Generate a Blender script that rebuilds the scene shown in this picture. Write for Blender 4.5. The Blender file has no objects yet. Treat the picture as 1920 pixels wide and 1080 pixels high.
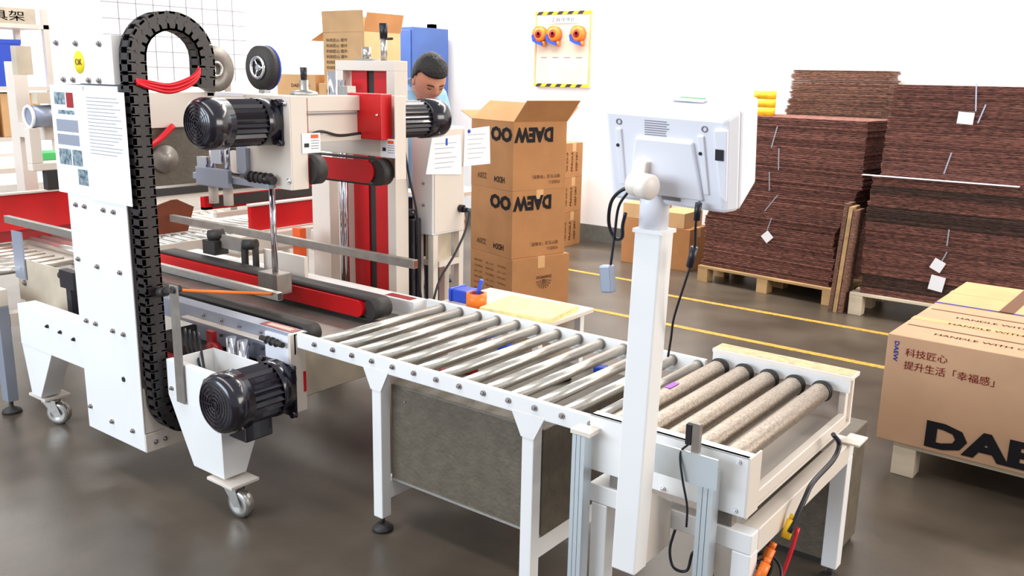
import bpy, bmesh, math, random
from mathutils import Vector, Matrix, noise
random.seed(7)
R = math.radians
S = bpy.context.scene
COL = S.collection
# ---------------------------------------------------------------- camera
YAW, PITCH, ROLL = R(37.2475), R(13.2601), R(1.14247)
fwd = Vector((-math.sin(YAW)*math.cos(PITCH), math.cos(YAW)*math.cos(PITCH), -math.sin(PITCH)))
rt0 = Vector((math.cos(YAW), math.sin(YAW), 0)); up0 = rt0.cross(fwd)
rt = math.cos(ROLL)*rt0 + math.sin(ROLL)*up0; up = -math.sin(ROLL)*rt0 + math.cos(ROLL)*up0
cd = bpy.data.cameras.new('camera'); cam = bpy.data.objects.new('camera', cd); COL.objects.link(cam)
cd.sensor_width = 36; cd.lens = 1693.79/1920*36; cd.clip_start = .05
m3 = Matrix((rt, up, -fwd)).transposed()
cam.matrix_world = Matrix.Translation((0, 0, 1.6)) @ m3.to_4x4()
S.camera = cam
# ---------------------------------------------------------------- world, lamps, exposure
S.view_settings.view_transform = 'Standard'; S.view_settings.look = 'None'
S.view_settings.gamma = 1; S.view_settings.use_curve_mapping = False
S.view_settings.exposure = 0.45
W = bpy.data.worlds.new('world'); S.world = W; W.use_nodes = True
bgn = W.node_tree.nodes['Background']; bgn.inputs[0].default_value = (.93, .96, 1, 1); bgn.inputs[1].default_value = .45
def area(name, loc, target, sx, sy, power, color):
    d = bpy.data.lights.new(name, 'AREA'); d.shape = 'RECTANGLE'; d.size = sx; d.size_y = sy; d.energy = power; d.color = color
    o = bpy.data.objects.new(name, d); COL.objects.link(o); o.location = loc
    o.rotation_euler = (Vector(target)-Vector(loc)).to_track_quat('-Z', 'Y').to_euler(); return o
area('window_light', (-4.5, -3.5, 2.6), (-3, 3, .6), 5, 2.2, 275, (.76, .88, 1))
area('side_window_light', (4.2, 4.6, 2.4), (-3, 4.6, .9), 5, 2.2, 230, (1, .93, .84))
area('overhead_light', (-5.5, 5.6, 3.9), (-5.5, 5.6, 0), 6, .5, 150, (1, .96, .9))
area('overhead_light', (-2.5, 6.3, 3.9), (-2.5, 6.3, 0), 7, .5, 150, (1, .96, .9))
area('overhead_light', (-9.5, 4.6, 3.9), (-10.5, 5.6, 0), 4, 2, 420, (1, .97, .92))  # fill added to brighten the far left wall, not a known lamp
area('overhead_light', (-3, 1.0, 3.9), (-3, 1.0, 0), 6, .5, 70, (1, .97, .93))
# ---------------------------------------------------------------- materials
def lin(c):
    return tuple((x/255/12.92 if x/255 <= .04045 else ((x/255+.055)/1.055)**2.4) for x in c)
def mat(name, rgb, rough=.5, metal=0, n=0, nscale=8, rgb2=None, bump=0, bscale=60, coat=0, emit=None, stretch=(1, 1, 1), trans=0):
    m = bpy.data.materials.new(name); m.use_nodes = True; nt = m.node_tree; b = nt.nodes['Principled BSDF']
    c = lin(rgb); b.inputs['Base Color'].default_value = (*c, 1); b.inputs['Roughness'].default_value = rough
    b.inputs['Metallic'].default_value = metal; b.inputs['Coat Weight'].default_value = coat
    if trans: b.inputs['Transmission Weight'].default_value = trans
    if n or bump:
        tc = nt.nodes.new('ShaderNodeTexCoord'); mp = nt.nodes.new('ShaderNodeMapping'); mp.inputs['Scale'].default_value = stretch
        nt.links.new(tc.outputs['Object'], mp.inputs[0])
    if n:
        tx = nt.nodes.new('ShaderNodeTexNoise'); tx.inputs['Scale'].default_value = nscale; tx.inputs['Detail'].default_value = 8
        nt.links.new(mp.outputs[0], tx.inputs['Vector'])
        cr = nt.nodes.new('ShaderNodeValToRGB'); c2 = lin(rgb2) if rgb2 else tuple(x*(1-n) for x in c)
        cr.color_ramp.elements[0].color = (*c2, 1); cr.color_ramp.elements[1].color = (*c, 1)
        cr.color_ramp.elements[0].position = .35; cr.color_ramp.elements[1].position = .65
        nt.links.new(tx.outputs['Fac'], cr.inputs[0]); nt.links.new(cr.outputs[0], b.inputs['Base Color'])
    if bump:
        t2 = nt.nodes.new('ShaderNodeTexNoise'); t2.inputs['Scale'].default_value = bscale; t2.inputs['Detail'].default_value = 4
        nt.links.new(mp.outputs[0], t2.inputs['Vector'])
        bp = nt.nodes.new('ShaderNodeBump'); bp.inputs['Strength'].default_value = bump; bp.inputs['Distance'].default_value = .01
        nt.links.new(t2.outputs['Fac'], bp.inputs['Height']); nt.links.new(bp.outputs[0], b.inputs['Normal'])
    if emit: b.inputs['Emission Color'].default_value = (*lin(emit), 1); b.inputs['Emission Strength'].default_value = 1
    return m
M = dict(
    floor=mat('epoxy floor', (94, 84, 73), .34, n=.3, nscale=2.2, rgb2=(72, 63, 54), bump=.06, bscale=30),
    wall=mat('white plaster wall', (246, 244, 243), .8, n=.05, nscale=1.5),
    base=mat('grey baseboard', (112, 112, 106), .5, n=.2, nscale=20),
    white=mat('white powder coat', (236, 234, 232), .38, n=.04, nscale=3, bump=.02, bscale=120),
    cream=mat('cream powder coat', (224, 212, 200), .4, n=.05, nscale=3),
    plastic=mat('white plastic', (236, 235, 242), .35),
    ivory=mat('ivory plastic', (238, 226, 216), .4),
    red=mat('red paint', (205, 8, 18), .35, n=.15, nscale=4),
    dred=mat('dark red paint', (150, 16, 24), .4),
    black=mat('black motor enamel', (22, 18, 30), .22, coat=.4),
    rubber=mat('black rubber', (44, 40, 38), .6, bump=.2, bscale=150),
    chain=mat('black nylon chain', (38, 30, 31), .42, n=.3, nscale=30),
    steel=mat('brushed steel', (196, 192, 186), .3, .85, n=.12, nscale=60, stretch=(1, .05, 1)),
    roller=mat('galvanised roller', (214, 208, 198), .26, .8, n=.12, nscale=30),
    broller=mat('scuffed steel roller', (176, 162, 148), .36, .75, n=.35, nscale=160, rgb2=(136, 124, 112), bump=.12, bscale=150),
    alu=mat('aluminium profile', (205, 212, 216), .35, .6),
    bar=mat('dull steel bar', (150, 142, 134), .45, .5, n=.2, nscale=18),
    chrome=mat('chrome', (225, 225, 232), .12, 1),
    bolt=mat('bolt steel', (170, 162, 160), .3, .9),
    grey=mat('grey hammered panel', (104, 94, 80), .5, n=.22, nscale=24, bump=.3, bscale=70),
    card=mat('kraft carton', (180, 126, 78), .85, n=.14, nscale=5, bump=.05, bscale=60),
    card2=mat('paler kraft carton', (206, 166, 120), .85, n=.14, nscale=5, bump=.05, bscale=60),  # plain carton colour, paler than card
    cardin=mat('kraft carton inside', (176, 128, 84), .9, n=.1),
    pale=mat('pale carton', (214, 168, 118), .8, n=.1, nscale=6),
    edge=mat('corrugated carton edge', (152, 98, 84), .9, n=.5, nscale=26, rgb2=(72, 46, 42), bump=.5, bscale=90, stretch=(1, 1, 6)),
    edge3=mat('dark carton edge', (92, 64, 54), .9, n=.5, nscale=26, rgb2=(46, 32, 28), bump=.5, bscale=90, stretch=(1, 1, 6)),
    card3=mat('light kraft carton', (200, 158, 124), .85, n=.1, nscale=5),
    edge2=mat('corrugated carton edge light', (150, 108, 88), .9, n=.5, nscale=30, rgb2=(76, 52, 46), bump=.5, bscale=90, stretch=(1, 1, 6)),
    wood=mat('pallet wood', (196, 160, 112), .8, n=.35, nscale=12, stretch=(.2, 1, 1)),
    palew=mat('pale pallet board', (232, 216, 190), .8, n=.25, nscale=14, stretch=(.2, 1, 1)),
    ink=mat('black print', (36, 32, 38), .7),
    brownink=mat('brown print', (112, 74, 50), .8),
    yellow=mat('yellow sticker', (255, 226, 20), .5),
    yline=mat('yellow floor paint', (226, 170, 60), .6, n=.5, nscale=40, rgb2=(170, 130, 66)),
    tape=mat('yellow tape roll', (255, 206, 40), .35, n=.2, nscale=20),
    orange=mat('orange plastic', (240, 120, 30), .35),
    blue=mat('blue plastic', (30, 70, 190), .4),
    navy=mat('blue cabinet paint', (60, 92, 160), .45, n=.2, nscale=3),
    paper=mat('white paper', (240, 240, 246), .7),
    pgrey=mat('paper print grey', (150, 165, 172), .8, n=.7, nscale=50, rgb2=(60, 80, 90)),
    line=mat('ruled line grey', (140, 132, 140), .8),
    warn=mat('warning orange', (232, 92, 30), .6),
    pink=mat('board paper', (222, 196, 176), .85, n=.12, nscale=6),
    skin=mat('skin', (196, 138, 108), .55, n=.12, nscale=14),
    hair=mat('black hair', (26, 20, 20), .6, bump=.8, bscale=90),
    shirt=mat('light blue shirt', (152, 196, 232), .85, bump=.3, bscale=14),
    trouser=mat('dark trousers', (44, 46, 60), .9),
    lip=mat('lips', (160, 84, 74), .5),
    cable=mat('black cable', (24, 24, 34), .4),
    redhose=mat('red hose', (214, 16, 34), .3),
    mat_y=mat('pale yellow foam', (238, 226, 160), .8, n=.2, nscale=30),
    oldtape=mat('yellowed tape', (206, 192, 146), .7, n=.25, nscale=40),
    glass=mat('greenish window glass', (196, 226, 216), .12),
    green=mat('green print', (60, 170, 90), .6),
    purple=mat('purple print', (150, 60, 190), .5),
    aged=mat('aged cream paint', (206, 190, 168), .5, n=.25, nscale=6),
    bluegrey=mat('blue grey steel', (158, 164, 180), .35, .4),
    cork=mat('brown panel', (128, 62, 34), .7, n=.2),
)
for k_ in ('edge', 'edge2', 'edge3'):      # every sheet its own grain and tone
    nt = M[k_].node_tree; oi = nt.nodes.new('ShaderNodeObjectInfo'); mp = [n for n in nt.nodes if n.type == 'MAPPING'][0]
    mu = nt.nodes.new('ShaderNodeMath'); mu.operation = 'MULTIPLY'; mu.inputs[1].default_value = 37
    nt.links.new(oi.outputs['Random'], mu.inputs[0]); nt.links.new(mu.outputs[0], mp.inputs['Location'])
    hs = nt.nodes.new('ShaderNodeHueSaturation'); mr = nt.nodes.new('ShaderNodeMapRange'); mr.inputs[3].default_value = .72; mr.inputs[4].default_value = 1.25
    nt.links.new(oi.outputs['Random'], mr.inputs[0]); nt.links.new(mr.outputs[0], hs.inputs['Value'])
    cr = [n for n in nt.nodes if n.type == 'VALTORGB'][0]; nt.links.new(cr.outputs[0], hs.inputs['Color'])
    nt.links.new(hs.outputs[0], nt.nodes['Principled BSDF'].inputs['Base Color'])
# ---------------------------------------------------------------- mesh building
class B:
    def __init__(s, xf=None): s.bm = bmesh.new(); s.xf = xf or Matrix(); s.sm = []
    def v(s, p): return s.bm.verts.new(s.xf @ Vector(p))
    def f(s, vs, sm=False):
        try: f = s.bm.faces.new(vs); f.smooth = sm; return f
        except ValueError: pass
    def box(s, x0, x1, y0, y1, z0, z1):
        a = [s.v((x, y, z)) for z in (z0, z1) for x, y in ((x0, y0), (x1, y0), (x1, y1), (x0, y1))]
        for q in ((3, 2, 1, 0), (4, 5, 6, 7), (0, 1, 5, 4), (1, 2, 6, 5), (2, 3, 7, 6), (3, 0, 4, 7)): s.f([a[i] for i in q])
        return s
    def prism(s, pts, vec):
        vec = Vector(vec); a = [s.v(p) for p in pts]; b = [s.v(Vector(p)+vec) for p in pts]; n = len(pts)
        s.f(a[::-1]); s.f(b)
        for i in range(n): s.f([a[i], a[(i+1) % n], b[(i+1) % n], b[i]])
        return s
    def hull2(s, A, Bp):     # two matching polygons joined (tapered prism)
        a = [s.v(p) for p in A]; b = [s.v(p) for p in Bp]; n = len(A)
        s.f(a[::-1]); s.f(b)
        for i in range(n): s.f([a[i], a[(i+1) % n], b[(i+1) % n], b[i]])
        return s
    def frame(s, d):
        d = Vector(d).normalized(); t = Vector((0, 0, 1)) if abs(d.z) < .9 else Vector((1, 0, 0))
        u = d.cross(t).normalized(); return u, d.cross(u).normalized()
    def rev(s, o, axis, prof, n=24, smooth=True):   # lathe: prof = [(radius, height)]
        o = Vector(o); d = Vector(axis).normalized(); u, w = s.frame(d); rings = []
        for r, h in prof:
            c = o+d*h
            rings.append([s.v(c)] if r < 1e-6 else [s.v(c+(u*math.cos(2*math.pi*i/n)+w*math.sin(2*math.pi*i/n))*r) for i in range(n)])
        for a, b in zip(rings, rings[1:]):
            for i in range(n):
                j = (i+1) % n
                if len(a) == 1 and len(b) == 1: continue
                if len(a) == 1: s.f([a[0], b[j], b[i]], smooth)
                elif len(b) == 1: s.f([a[i], a[j], b[0]], smooth)
                else: s.f([a[i], a[j], b[j], b[i]], smooth)
        return s
    def cyl(s, p0, p1, r, n=20, r2=None):
        p0, p1 = Vector(p0), Vector(p1); L = (p1-p0).length; r2 = r if r2 is None else r2
        d = (p1-p0).normalized(); u, w = s.frame(d)
        a = [s.v(p0+(u*math.cos(2*math.pi*i/n)+w*math.sin(2*math.pi*i/n))*r) for i in range(n)]
        b = [s.v(p1+(u*math.cos(2*math.pi*i/n)+w*math.sin(2*math.pi*i/n))*r2) for i in range(n)]
        s.f(a[::-1]); s.f(b)
        for i in range(n): s.f([a[i], a[(i+1) % n], b[(i+1) % n], b[i]], True)
        return s
    def tube(s, pts, r, n=8, closed=False):
        pts = [Vector(p) for p in pts]; rings = []; up_ = None
        for i, p in enumerate(pts):
            d = (pts[min(i+1, len(pts)-1)]-pts[max(i-1, 0)]).normalized()
            if up_ is None: up_, _ = s.frame(d)
            up_ = (up_-d*up_.dot(d)).normalized(); w = d.cross(up_)
            rings.append([s.v(p+(up_*math.cos(2*math.pi*k/n)+w*math.sin(2*math.pi*k/n))*r) for k in range(n)])
        for a, b in zip(rings, rings[1:]):
            for k in range(n): s.f([a[k], a[(k+1) % n], b[(k+1) % n], b[k]], True)
        s.f(rings[0][::-1]); s.f(rings[-1]); return s
    def torus(s, c, axis, R_, r, n=28, m=6):
        u, w = s.frame(axis); d = Vector(axis).normalized(); c = Vector(c); rings = []
        for i in range(n):
            a = 2*math.pi*i/n; e = u*math.cos(a)+w*math.sin(a)
            rings.append([s.v(c+e*(R_+r*math.cos(2*math.pi*k/m))+d*r*math.sin(2*math.pi*k/m)) for k in range(m)])
        for i in range(n):
            a, b = rings[i], rings[(i+1) % n]
            for k in range(m): s.f([a[k], a[(k+1) % m], b[(k+1) % m], b[k]], True)
        return s
    def done(s, name, m, root=None, bevel=0, origin=None, kind=None):
        org = Vector(root['_o']) if root is not None and '_o' in root else (Vector(origin) if origin else Vector((0, 0, 0)))
        if isinstance(m, str): m = M[m]
        bmesh.ops.translate(s.bm, verts=s.bm.verts, vec=-org)
        bmesh.ops.recalc_face_normals(s.bm, faces=s.bm.faces)
        me = bpy.data.meshes.new(name); s.bm.to_mesh(me); s.bm.free()
        me.materials.append(m); o = bpy.data.objects.new(name, me); COL.objects.link(o)
        if root is not None: o.parent = root; o['_o'] = list(org); ORG.append(o)
        else: o.location = org
        if bevel:
            b = o.modifiers.new('bevel', 'BEVEL'); b.width = bevel; b.segments = 2; b.limit_method = 'ANGLE'; b.harden_normals = False
        if kind: o['kind'] = kind
        return o
ORG = []
def tag(o, label=None, cat=None, group=None, kind=None):
    if label: o['label'] = label
    if cat: o['category'] = cat
    if group: o['group'] = group
    if kind: o['kind'] = kind
    return o
def thing(name, label, cat, loc, group=None):
    o = bpy.data.objects.new(name, None); COL.objects.link(o); o.location = loc; o['_o'] = list(loc); ORG.append(o)
    o.empty_display_size = .05
    return tag(o, label, cat, group)
def solo(b, name, m, origin, label, cat, group=None, bevel=0):
    return tag(b.done(name, m, None, bevel, origin), label, cat, group)
def struct(b, name, m): return b.done(name, m, kind='structure')
def dup(o, loc, rot=None, label=None, par=None, group=None):
    c = o.copy(); COL.objects.link(c)
    if par is not None: c.parent = par
    else:
        c.location = loc
        if rot is not None: c.rotation_euler = rot
    if label: c['label'] = label
    if group: c['group'] = group
    for ch in list(o.children): dup(ch, None, par=c)
    return c
def smooth_path(pts, n=6):
    P = [Vector(p) for p in pts]; P = [P[0]*2-P[1]]+P+[P[-1]*2-P[-2]]; out = []
    for i in range(1, len(P)-2):
        for k in range(n):
            t = k/n; a, b, c, d = P[i-1:i+3]
            out.append(.5*((2*b)+(c-a)*t+(2*a-5*b+4*c-d)*t*t+(3*b-a-3*c+d)*t**3))
    out.append(P[-2]); return out
def text(s, name, m, root, org, right, upv, size, bold=0, label=None, sx=1):
    """lettering laid on a surface: org = lower-left corner in world space"""
    cu = bpy.data.curves.new(name, 'FONT'); cu.body = s; cu.size = size; cu.offset = bold; cu.extrude = .0006; cu.resolution_u = 2
    t = bpy.data.objects.new(name, cu); COL.objects.link(t)
    dg = bpy.context.evaluated_depsgraph_get(); me = bpy.data.meshes.new_from_object(t.evaluated_get(dg))
    bpy.data.objects.remove(t); r = Vector(right).normalized(); u = Vector(upv).normalized(); nn = r.cross(u)
    mx = Matrix((r*sx, u, nn)).transposed().to_4x4(); mx.translation = Vector(org)-Vector(root['_o'])+nn*.0012
    me.transform(mx); me.materials.clear(); me.materials.append(M[m]); o = bpy.data.objects.new(name, me); COL.objects.link(o)
    o.parent = root; o['_o'] = root['_o']; ORG.append(o)
    if label: o['label'] = label
    return o
def bolt(b, p, axis, r=.009, h=.006):
    b.cyl(p, Vector(p)+Vector(axis)*h, r, 12); b.cyl(Vector(p)+Vector(axis)*h, Vector(p)+Vector(axis)*(h+.006), r*.6, 6); return b
def bolts(pts, axis, root, r=.0078, name='bolt', m='bolt'):
    first = None
    for p in pts:
        if first is None: first = bolt(B(), p, axis, r).done(name, m, root); p0 = Vector(p)
        else:
            c = first.copy(); COL.objects.link(c); c.parent = root; c.location = Vector(p)-p0
# ================================================================ SETTING
XL, XR, YW = -13.0, 4.5, 7.6
struct(B().box(XL, XR, -4, YW, -.1, 0), 'floor', 'floor')
struct(B().box(XL, XR, YW, YW+.2, 0, 4.2), 'wall_back', 'wall')
struct(B().box(XL-.2, XL, -4, YW, 0, 4.2), 'wall_left', 'wall')
struct(B().box(-4.16, -3.98, YW-.2, YW, 0, 4.2), 'trim_1', 'wall')
struct(B().box(XL, -4.16, YW-.02, YW, 0, .16), 'baseboard_back', 'base')
struct(B().box(-3.98, XR, YW-.02, YW, 0, .16), 'baseboard_right', 'base')
b = B()
for y0, y1, x0 in ((5.235, 5.29, -3.9),): b.box(x0, 3, y0, y1, 0, .002)
struct(b, 'trim_2', 'yline')
struct(B().box(-3.4, 3, 5.985, 6.035, 0, .002), 'trim_3', 'yline')
struct(B().box(-5.2, -3.35, 6.24, 6.29, 0, .002), 'trim_4', 'yline')
b = B(); b.box(-7.95, -6.95, YW-.06, YW+.01, 2.12, 3.4)
w = struct(b, 'window_1', 'glass')
# second window above the blue cabinet is the same pane; white frame around it
b = B()
for x0, x1, z0, z1 in ((-8.02, -7.95, 2.05, 3.5), (-6.95, -6.88, 2.05, 3.5), (-8.02, -6.88, 2.05, 2.12)): b.box(x0, x1, YW-.08, YW, z0, z1)
struct(b, 'trim_5', 'white')
# ================================================================ ROLLER CONVEYOR
rc = thing('roller_conveyor', 'white framed gravity roller conveyor with thirteen thin steel rollers between sealer and scale', 'conveyor', (-1.9, 2.4, 0))
RX0, RX1 = -2.56, -1.262
def uch(y0, y1, inner):
    b = B(); b.box(RX0, RX1, y0, y1, .605, .66)
    t = .03
    if inner > 0: b.box(RX0, RX1, y1, y1+t, .602, .607)
    else: b.box(RX0, RX1, y0-t, y0, .602, .607)
    return b
ra = uch(2.064, 2.082, 1).done('side_rail', 'white', rc, .002)
rb = uch(2.765, 2.783, -1).done('side_rail', 'white', rc, .002)
rx = [-2.47+i*.0985 for i in range(13)]
bolts([(x+.01, 2.064, .638) for x in rx], (0, -1, 0), ra, .009)
bb = B(); bb.cyl((rx[0], 2.084, .636), (rx[0], 2.763, .636), .0185, 24)
r0 = bb.done('roller', 'roller', rc)
bb = B(); bb.cyl((rx[0], 2.083, .636), (rx[0], 2.089, .636), .0205, 20).cyl((rx[0], 2.759, .636), (rx[0], 2.765, .636), .0205, 20)
cap0 = bb.done('bearing_cap', 'bar', r0)
for x in rx[1:]:
    c = r0.copy(); COL.objects.link(c); c.parent = rc; c.location = (x-rx[0], 0, 0)
    d = cap0.copy(); COL.objects.link(d); d.parent = c
for sx in (-2.15, -1.5):
    for sy, s_ in ((2.066, 1), (2.735, -1)):
        y0, y1 = (sy, sy+.045)
        if s_ < 0: y0, y1 = 2.738, 2.782
        z0 = .055
        b = B().box(sx-.022, sx+.022, y0, y1, z0, .6); lg = b.done('leg', 'white', rc, .003)
        b = B(); yy = y0-.003 if s_ > 0 else y1
        b.prism([(sx-.062, yy, .612), (sx+.062, yy, .612), (sx+.024, yy, .535), (sx-.024, yy, .535)], (0, .004, 0)).done('gusset_plate', 'white', lg)
        b = B().cyl((sx, (y0+y1)/2, .02), (sx, (y0+y1)/2, .058), .008, 12).rev((sx, (y0+y1)/2, 0), (0, 0, 1), [(0, 0), (.038, 0), (.038, .012), (.02, .026), (.012, .028), (0, .028)])
        b.done('levelling_foot', 'rubber', lg)
    B().box(sx-.02, sx+.02, 2.111, 2.738, .12, .188).done('cross_bar', 'white', rc, .002)
# grey cabinet below
gc = thing('metal_box', 'large grey metal box resting on the low cross bars under the roller conveyor', 'box', (-1.8, 2.42, .19))
B().box(-2.13, -1.475, 2.116, 2.734, .19, .55).done('body', 'grey', gc, .004)
B().box(-2.128, -1.477, 2.1135, 2.116, .192, .20).done('bottom_flange', 'steel', gc)
B().cyl((-2.06, 2.116, .50), (-2.06, 2.112, .50), .004, 10).done('screw', 'bolt', gc)
gd = thing('metal_box', 'smaller grey metal box standing on the floor behind the weighing conveyor legs', 'box', (-.95, 2.98, 0))
B().box(-1.10, -.80, 2.86, 3.12, .02, .45).done('body', 'grey', gd, .004)
B().box(-1.09, -.81, 2.87, 3.11, 0, .02).done('plinth', 'rubber', gd)
# ================================================================ WEIGHING CONVEYOR
wc = thing('weighing_conveyor', 'short weighing conveyor with five thick scuffed rollers on a white frame', 'conveyor', (-1.0, 2.4, 0))
WX0, WX1 = -1.235, -.755
# lower frame
b = B(); b.box(WX0, WX1, 2.0, 2.045, .44, .495).done('frame_beam', 'white', wc, .003)
b = B(); b.box(WX0, WX1, 2.77, 2.815, .44, .495).done('frame_beam', 'white', wc, .003)
b = B(); b.box(WX1-.045, WX1+.0, 2.046, 2.769, .425, .495).done('frame_beam', 'cream', wc, .003)
b = B(); b.box(WX0, WX0+.045, 2.046, 2.769, .44, .495).done('frame_beam', 'white', wc, .003)
for x, y in ((WX1-.05, 2.0), (WX1-.05, 2.765), (WX0, 2.765), (WX0+.01, 2.0)):
    lg = B().box(x, x+.05, y, y+.05, .05, .439).done('leg', 'white', wc, .003)
    B().cyl((x+.025, y+.025, .01), (x+.025, y+.025, .051), .008, 12).rev((x+.025, y+.025, 0), (0, 0, 1), [(0, 0), (.035, 0), (.03, .012), (0, .02)]).done('levelling_foot', 'rubber', lg)
# weighing deck body
sp_ = B().box(WX0+.0, WX1-.02, 1.99, 2.004, .54, .70).box(WX0, WX1-.02, 1.99, 2.03, .695, .70).done('side_panel', 'white', wc, .002)
bolts([(-.80, 1.99, .685), (-.80, 1.99, .555), (-1.0, 1.99, .552)], (0, -1, 0), sp_, .006, m='chrome')
B().box(WX1-.02, WX1-.015, 1.99, 2.06, .54, .70).done('end_flange', 'cream', wc)
b = B(); b.box(WX0, WX1-.02, 2.80, 2.815, .54, .695).box(WX0-.005, WX1-.015, 2.765, 2.845, .695, .708)
fr = b.done('side_panel', 'ivory', wc, .002)
B().box(WX0, WX1-.02, 2.77, 2.84, .708, .7095).done('yellowed_tape', 'oldtape', wc)
for x in (WX0+.06, WX1-.10):
    for y in (2.01, 2.775): B().box(x, x+.04, y, y+.03, .4955, .5395).done('load_foot', 'bar', wc)
b = B(); b.box(WX0, WX1-.02, 2.762, 2.772, .655, .695).done('inner_lip', 'white', wc)
b = B(); b.box(WX1-.05, WX1-.03, 2.77, 2.83, .56, .70).done('end_bracket', 'ivory', wc)
B().box(WX0, WX1-.02, 2.005, 2.80, .54, .55).done('base_tray', 'cream', wc)
b = B(); b.box(WX1-.045, WX1-.02, 2.06, 2.765, .55, .585).done('tray_lip', 'cream', wc, .003)
b = B(); b.box(WX1-.02, WX1+.035, 2.74, 2.83, .497, .503).done('corner_shelf', 'cream', wc)
bx = [-1.195+i*.0865 for i in range(5)]
f0 = None
for i, x in enumerate(bx):
    if f0 is None:
        bb = B(); bb.rev((x, 2.02, .655), (0, 1, 0), [(0, 0), (.012, 0), (.012, .02), (.029, .022), (.030, .03), (.030, .69), (.029, .694), (0, .694)], 28)
        f0 = bb.done('roller', 'broller', wc)
        bb = B().cyl((x, 2.716, .655), (x, 2.745, .655), .031, 24).torus((x, 2.73, .655), (0, 1, 0), .031, .004).cyl((x, 2.745, .655), (x, 2.762, .655), .012, 12)
        g0 = bb.done('drive_hub', 'rubber', f0)
    else:
        c = f0.copy(); COL.objects.link(c); c.parent = wc; c.location = (x-bx[0], 0, 0)
        d = g0.copy(); COL.objects.link(d); d.parent = c
B().box(-1.205, -1.185, 2.36, 2.42, .685, .6865).done('purple_mark', 'purple', wc)
# aluminium sensor posts
def alu_post(x, y, z1, label, h0=0):
    t = thing('sensor_post', label, 'post', (x, y, 0), 'aluminium profile posts beside the weighing conveyor')
    w_ = .02; b = B()
    for dx in (-w_, -.006, .008):
        b.box(x+dx, x+dx+.012, y-w_, y+w_, 0, z1)
    b.box(x-w_+.004, x+w_-.004, y-w_+.004, y+w_-.004, 0, z1)
    b.done('profile', 'alu', t); return t
p1 = alu_post(-1.235, 1.955, .655, 'aluminium profile post between roller conveyor end and white display pole')
B().box(-1.262, -1.20, 1.935, 1.985, .656, .668).done('top_bracket', 'cream', p1)
p2 = alu_post(-.86, 1.958, .655, 'aluminium profile post in front of the weighing conveyor carrying a small photo sensor')
B().box(-1.0, -.83, 1.93, 1.936, .62, .70).done('clamp_bar', 'alu', p2)
b = B(); b.box(-.905, -.885, 1.936, 1.95, .70, .775); s1 = b.done('sensor_bracket', 'bar', p2)
B().box(-.923, -.908, 1.937, 1.952, .715, .768).done('photo_sensor', 'ink', s1)
B().tube(smooth_path([(-.916, 1.945, .715), (-.93, 1.93, .69), (-.915, 1.92, .63), (-.90, 1.925, .56), (-.90, 1.93, .50)]), .003).done('sensor_cable', 'cable', p2)
# ================================================================ DISPLAY STAND
ds = thing('scale_display', 'white weighing display seen from behind on a tall white square pole', 'display', (-1.0, 1.83, 0))
PX0, PX1, PY0, PY1 = -1.035, -.972, 1.80, 1.862
pole = B().hull2([(PX0-.002, PY0, .395), (PX1+.002, PY0, .395), (PX1+.002, PY1, .395), (PX0-.002, PY1, .395)], [(PX0+.016, PY0, 1.262), (PX1+.022, PY0, 1.262), (PX1+.022, PY1, 1.262), (PX0+.016, PY1, 1.262)]).done('pole', 'white', ds, .004)
b = B(); b.box(PX0+.012, PX1+.026, PY0-.003, PY1+.003, 1.255, 1.264).done('pole_cap', 'white', ds)
b = B(); b.prism([(PX0+.012, 1.862, .40), (PX0+.012, 1.989, .40), (PX0+.012, 1.989, .52), (PX0+.012, 1.862, .60)], (.05, 0, 0)).done('pole_bracket', 'cream', ds)
B().rev((-.988, 1.832, 1.264), (0, 0, 1), [(0, 0), (.034, 0), (.034, .078), (.030, .084), (0, .084)], 28).done('pole_socket', 'plastic', ds)
# tilting head: local frame then rotated
hx = Matrix.Translation((-.942, 1.80, 1.428)) @ Matrix.Rotation(R(3.5), 4, 'Z') @ Matrix.Rotation(R(2.0), 4, 'Y') @ Matrix.Rotation(R(13), 4, 'X')
W2, H2 = .153, .109
b = B(hx)    # shell: rear (towards camera) smaller, front larger
A = [(-W2+.014, -.005, -H2), (W2-.02, -.005, -H2), (W2-.02, -.005, H2-.01), (-W2+.0, -.005, H2-.01)]
Bq = [(-W2+.0, .03, -H2-.004), (W2+.0, .03, -H2-.004), (W2+.0, .03, H2+.004), (-W2-.0, .03, H2+.004)]
Cq = [(-W2+.03, .13, -H2+.03), (W2, .13, -H2+.03), (W2, .13, H2+.008), (-W2+.03, .13, H2+.008)]
b.hull2(A, Bq); b.hull2(Bq, Cq)
shell = b.done('housing', 'plastic', ds, .008)
b = B(hx); b.box(-W2+.035, W2-.006, .131, .134, -H2+.035, H2-.01).done('screen', 'black', ds)
B(hx).box(-.02, .06, .045, .08, H2+.0085, H2+.0095).done('top_sticker', 'paper', ds)
B(hx).box(-.005, .055, .068, .076, H2+.0095, H2+.0100).done('green_stripe', 'green', ds)
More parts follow.
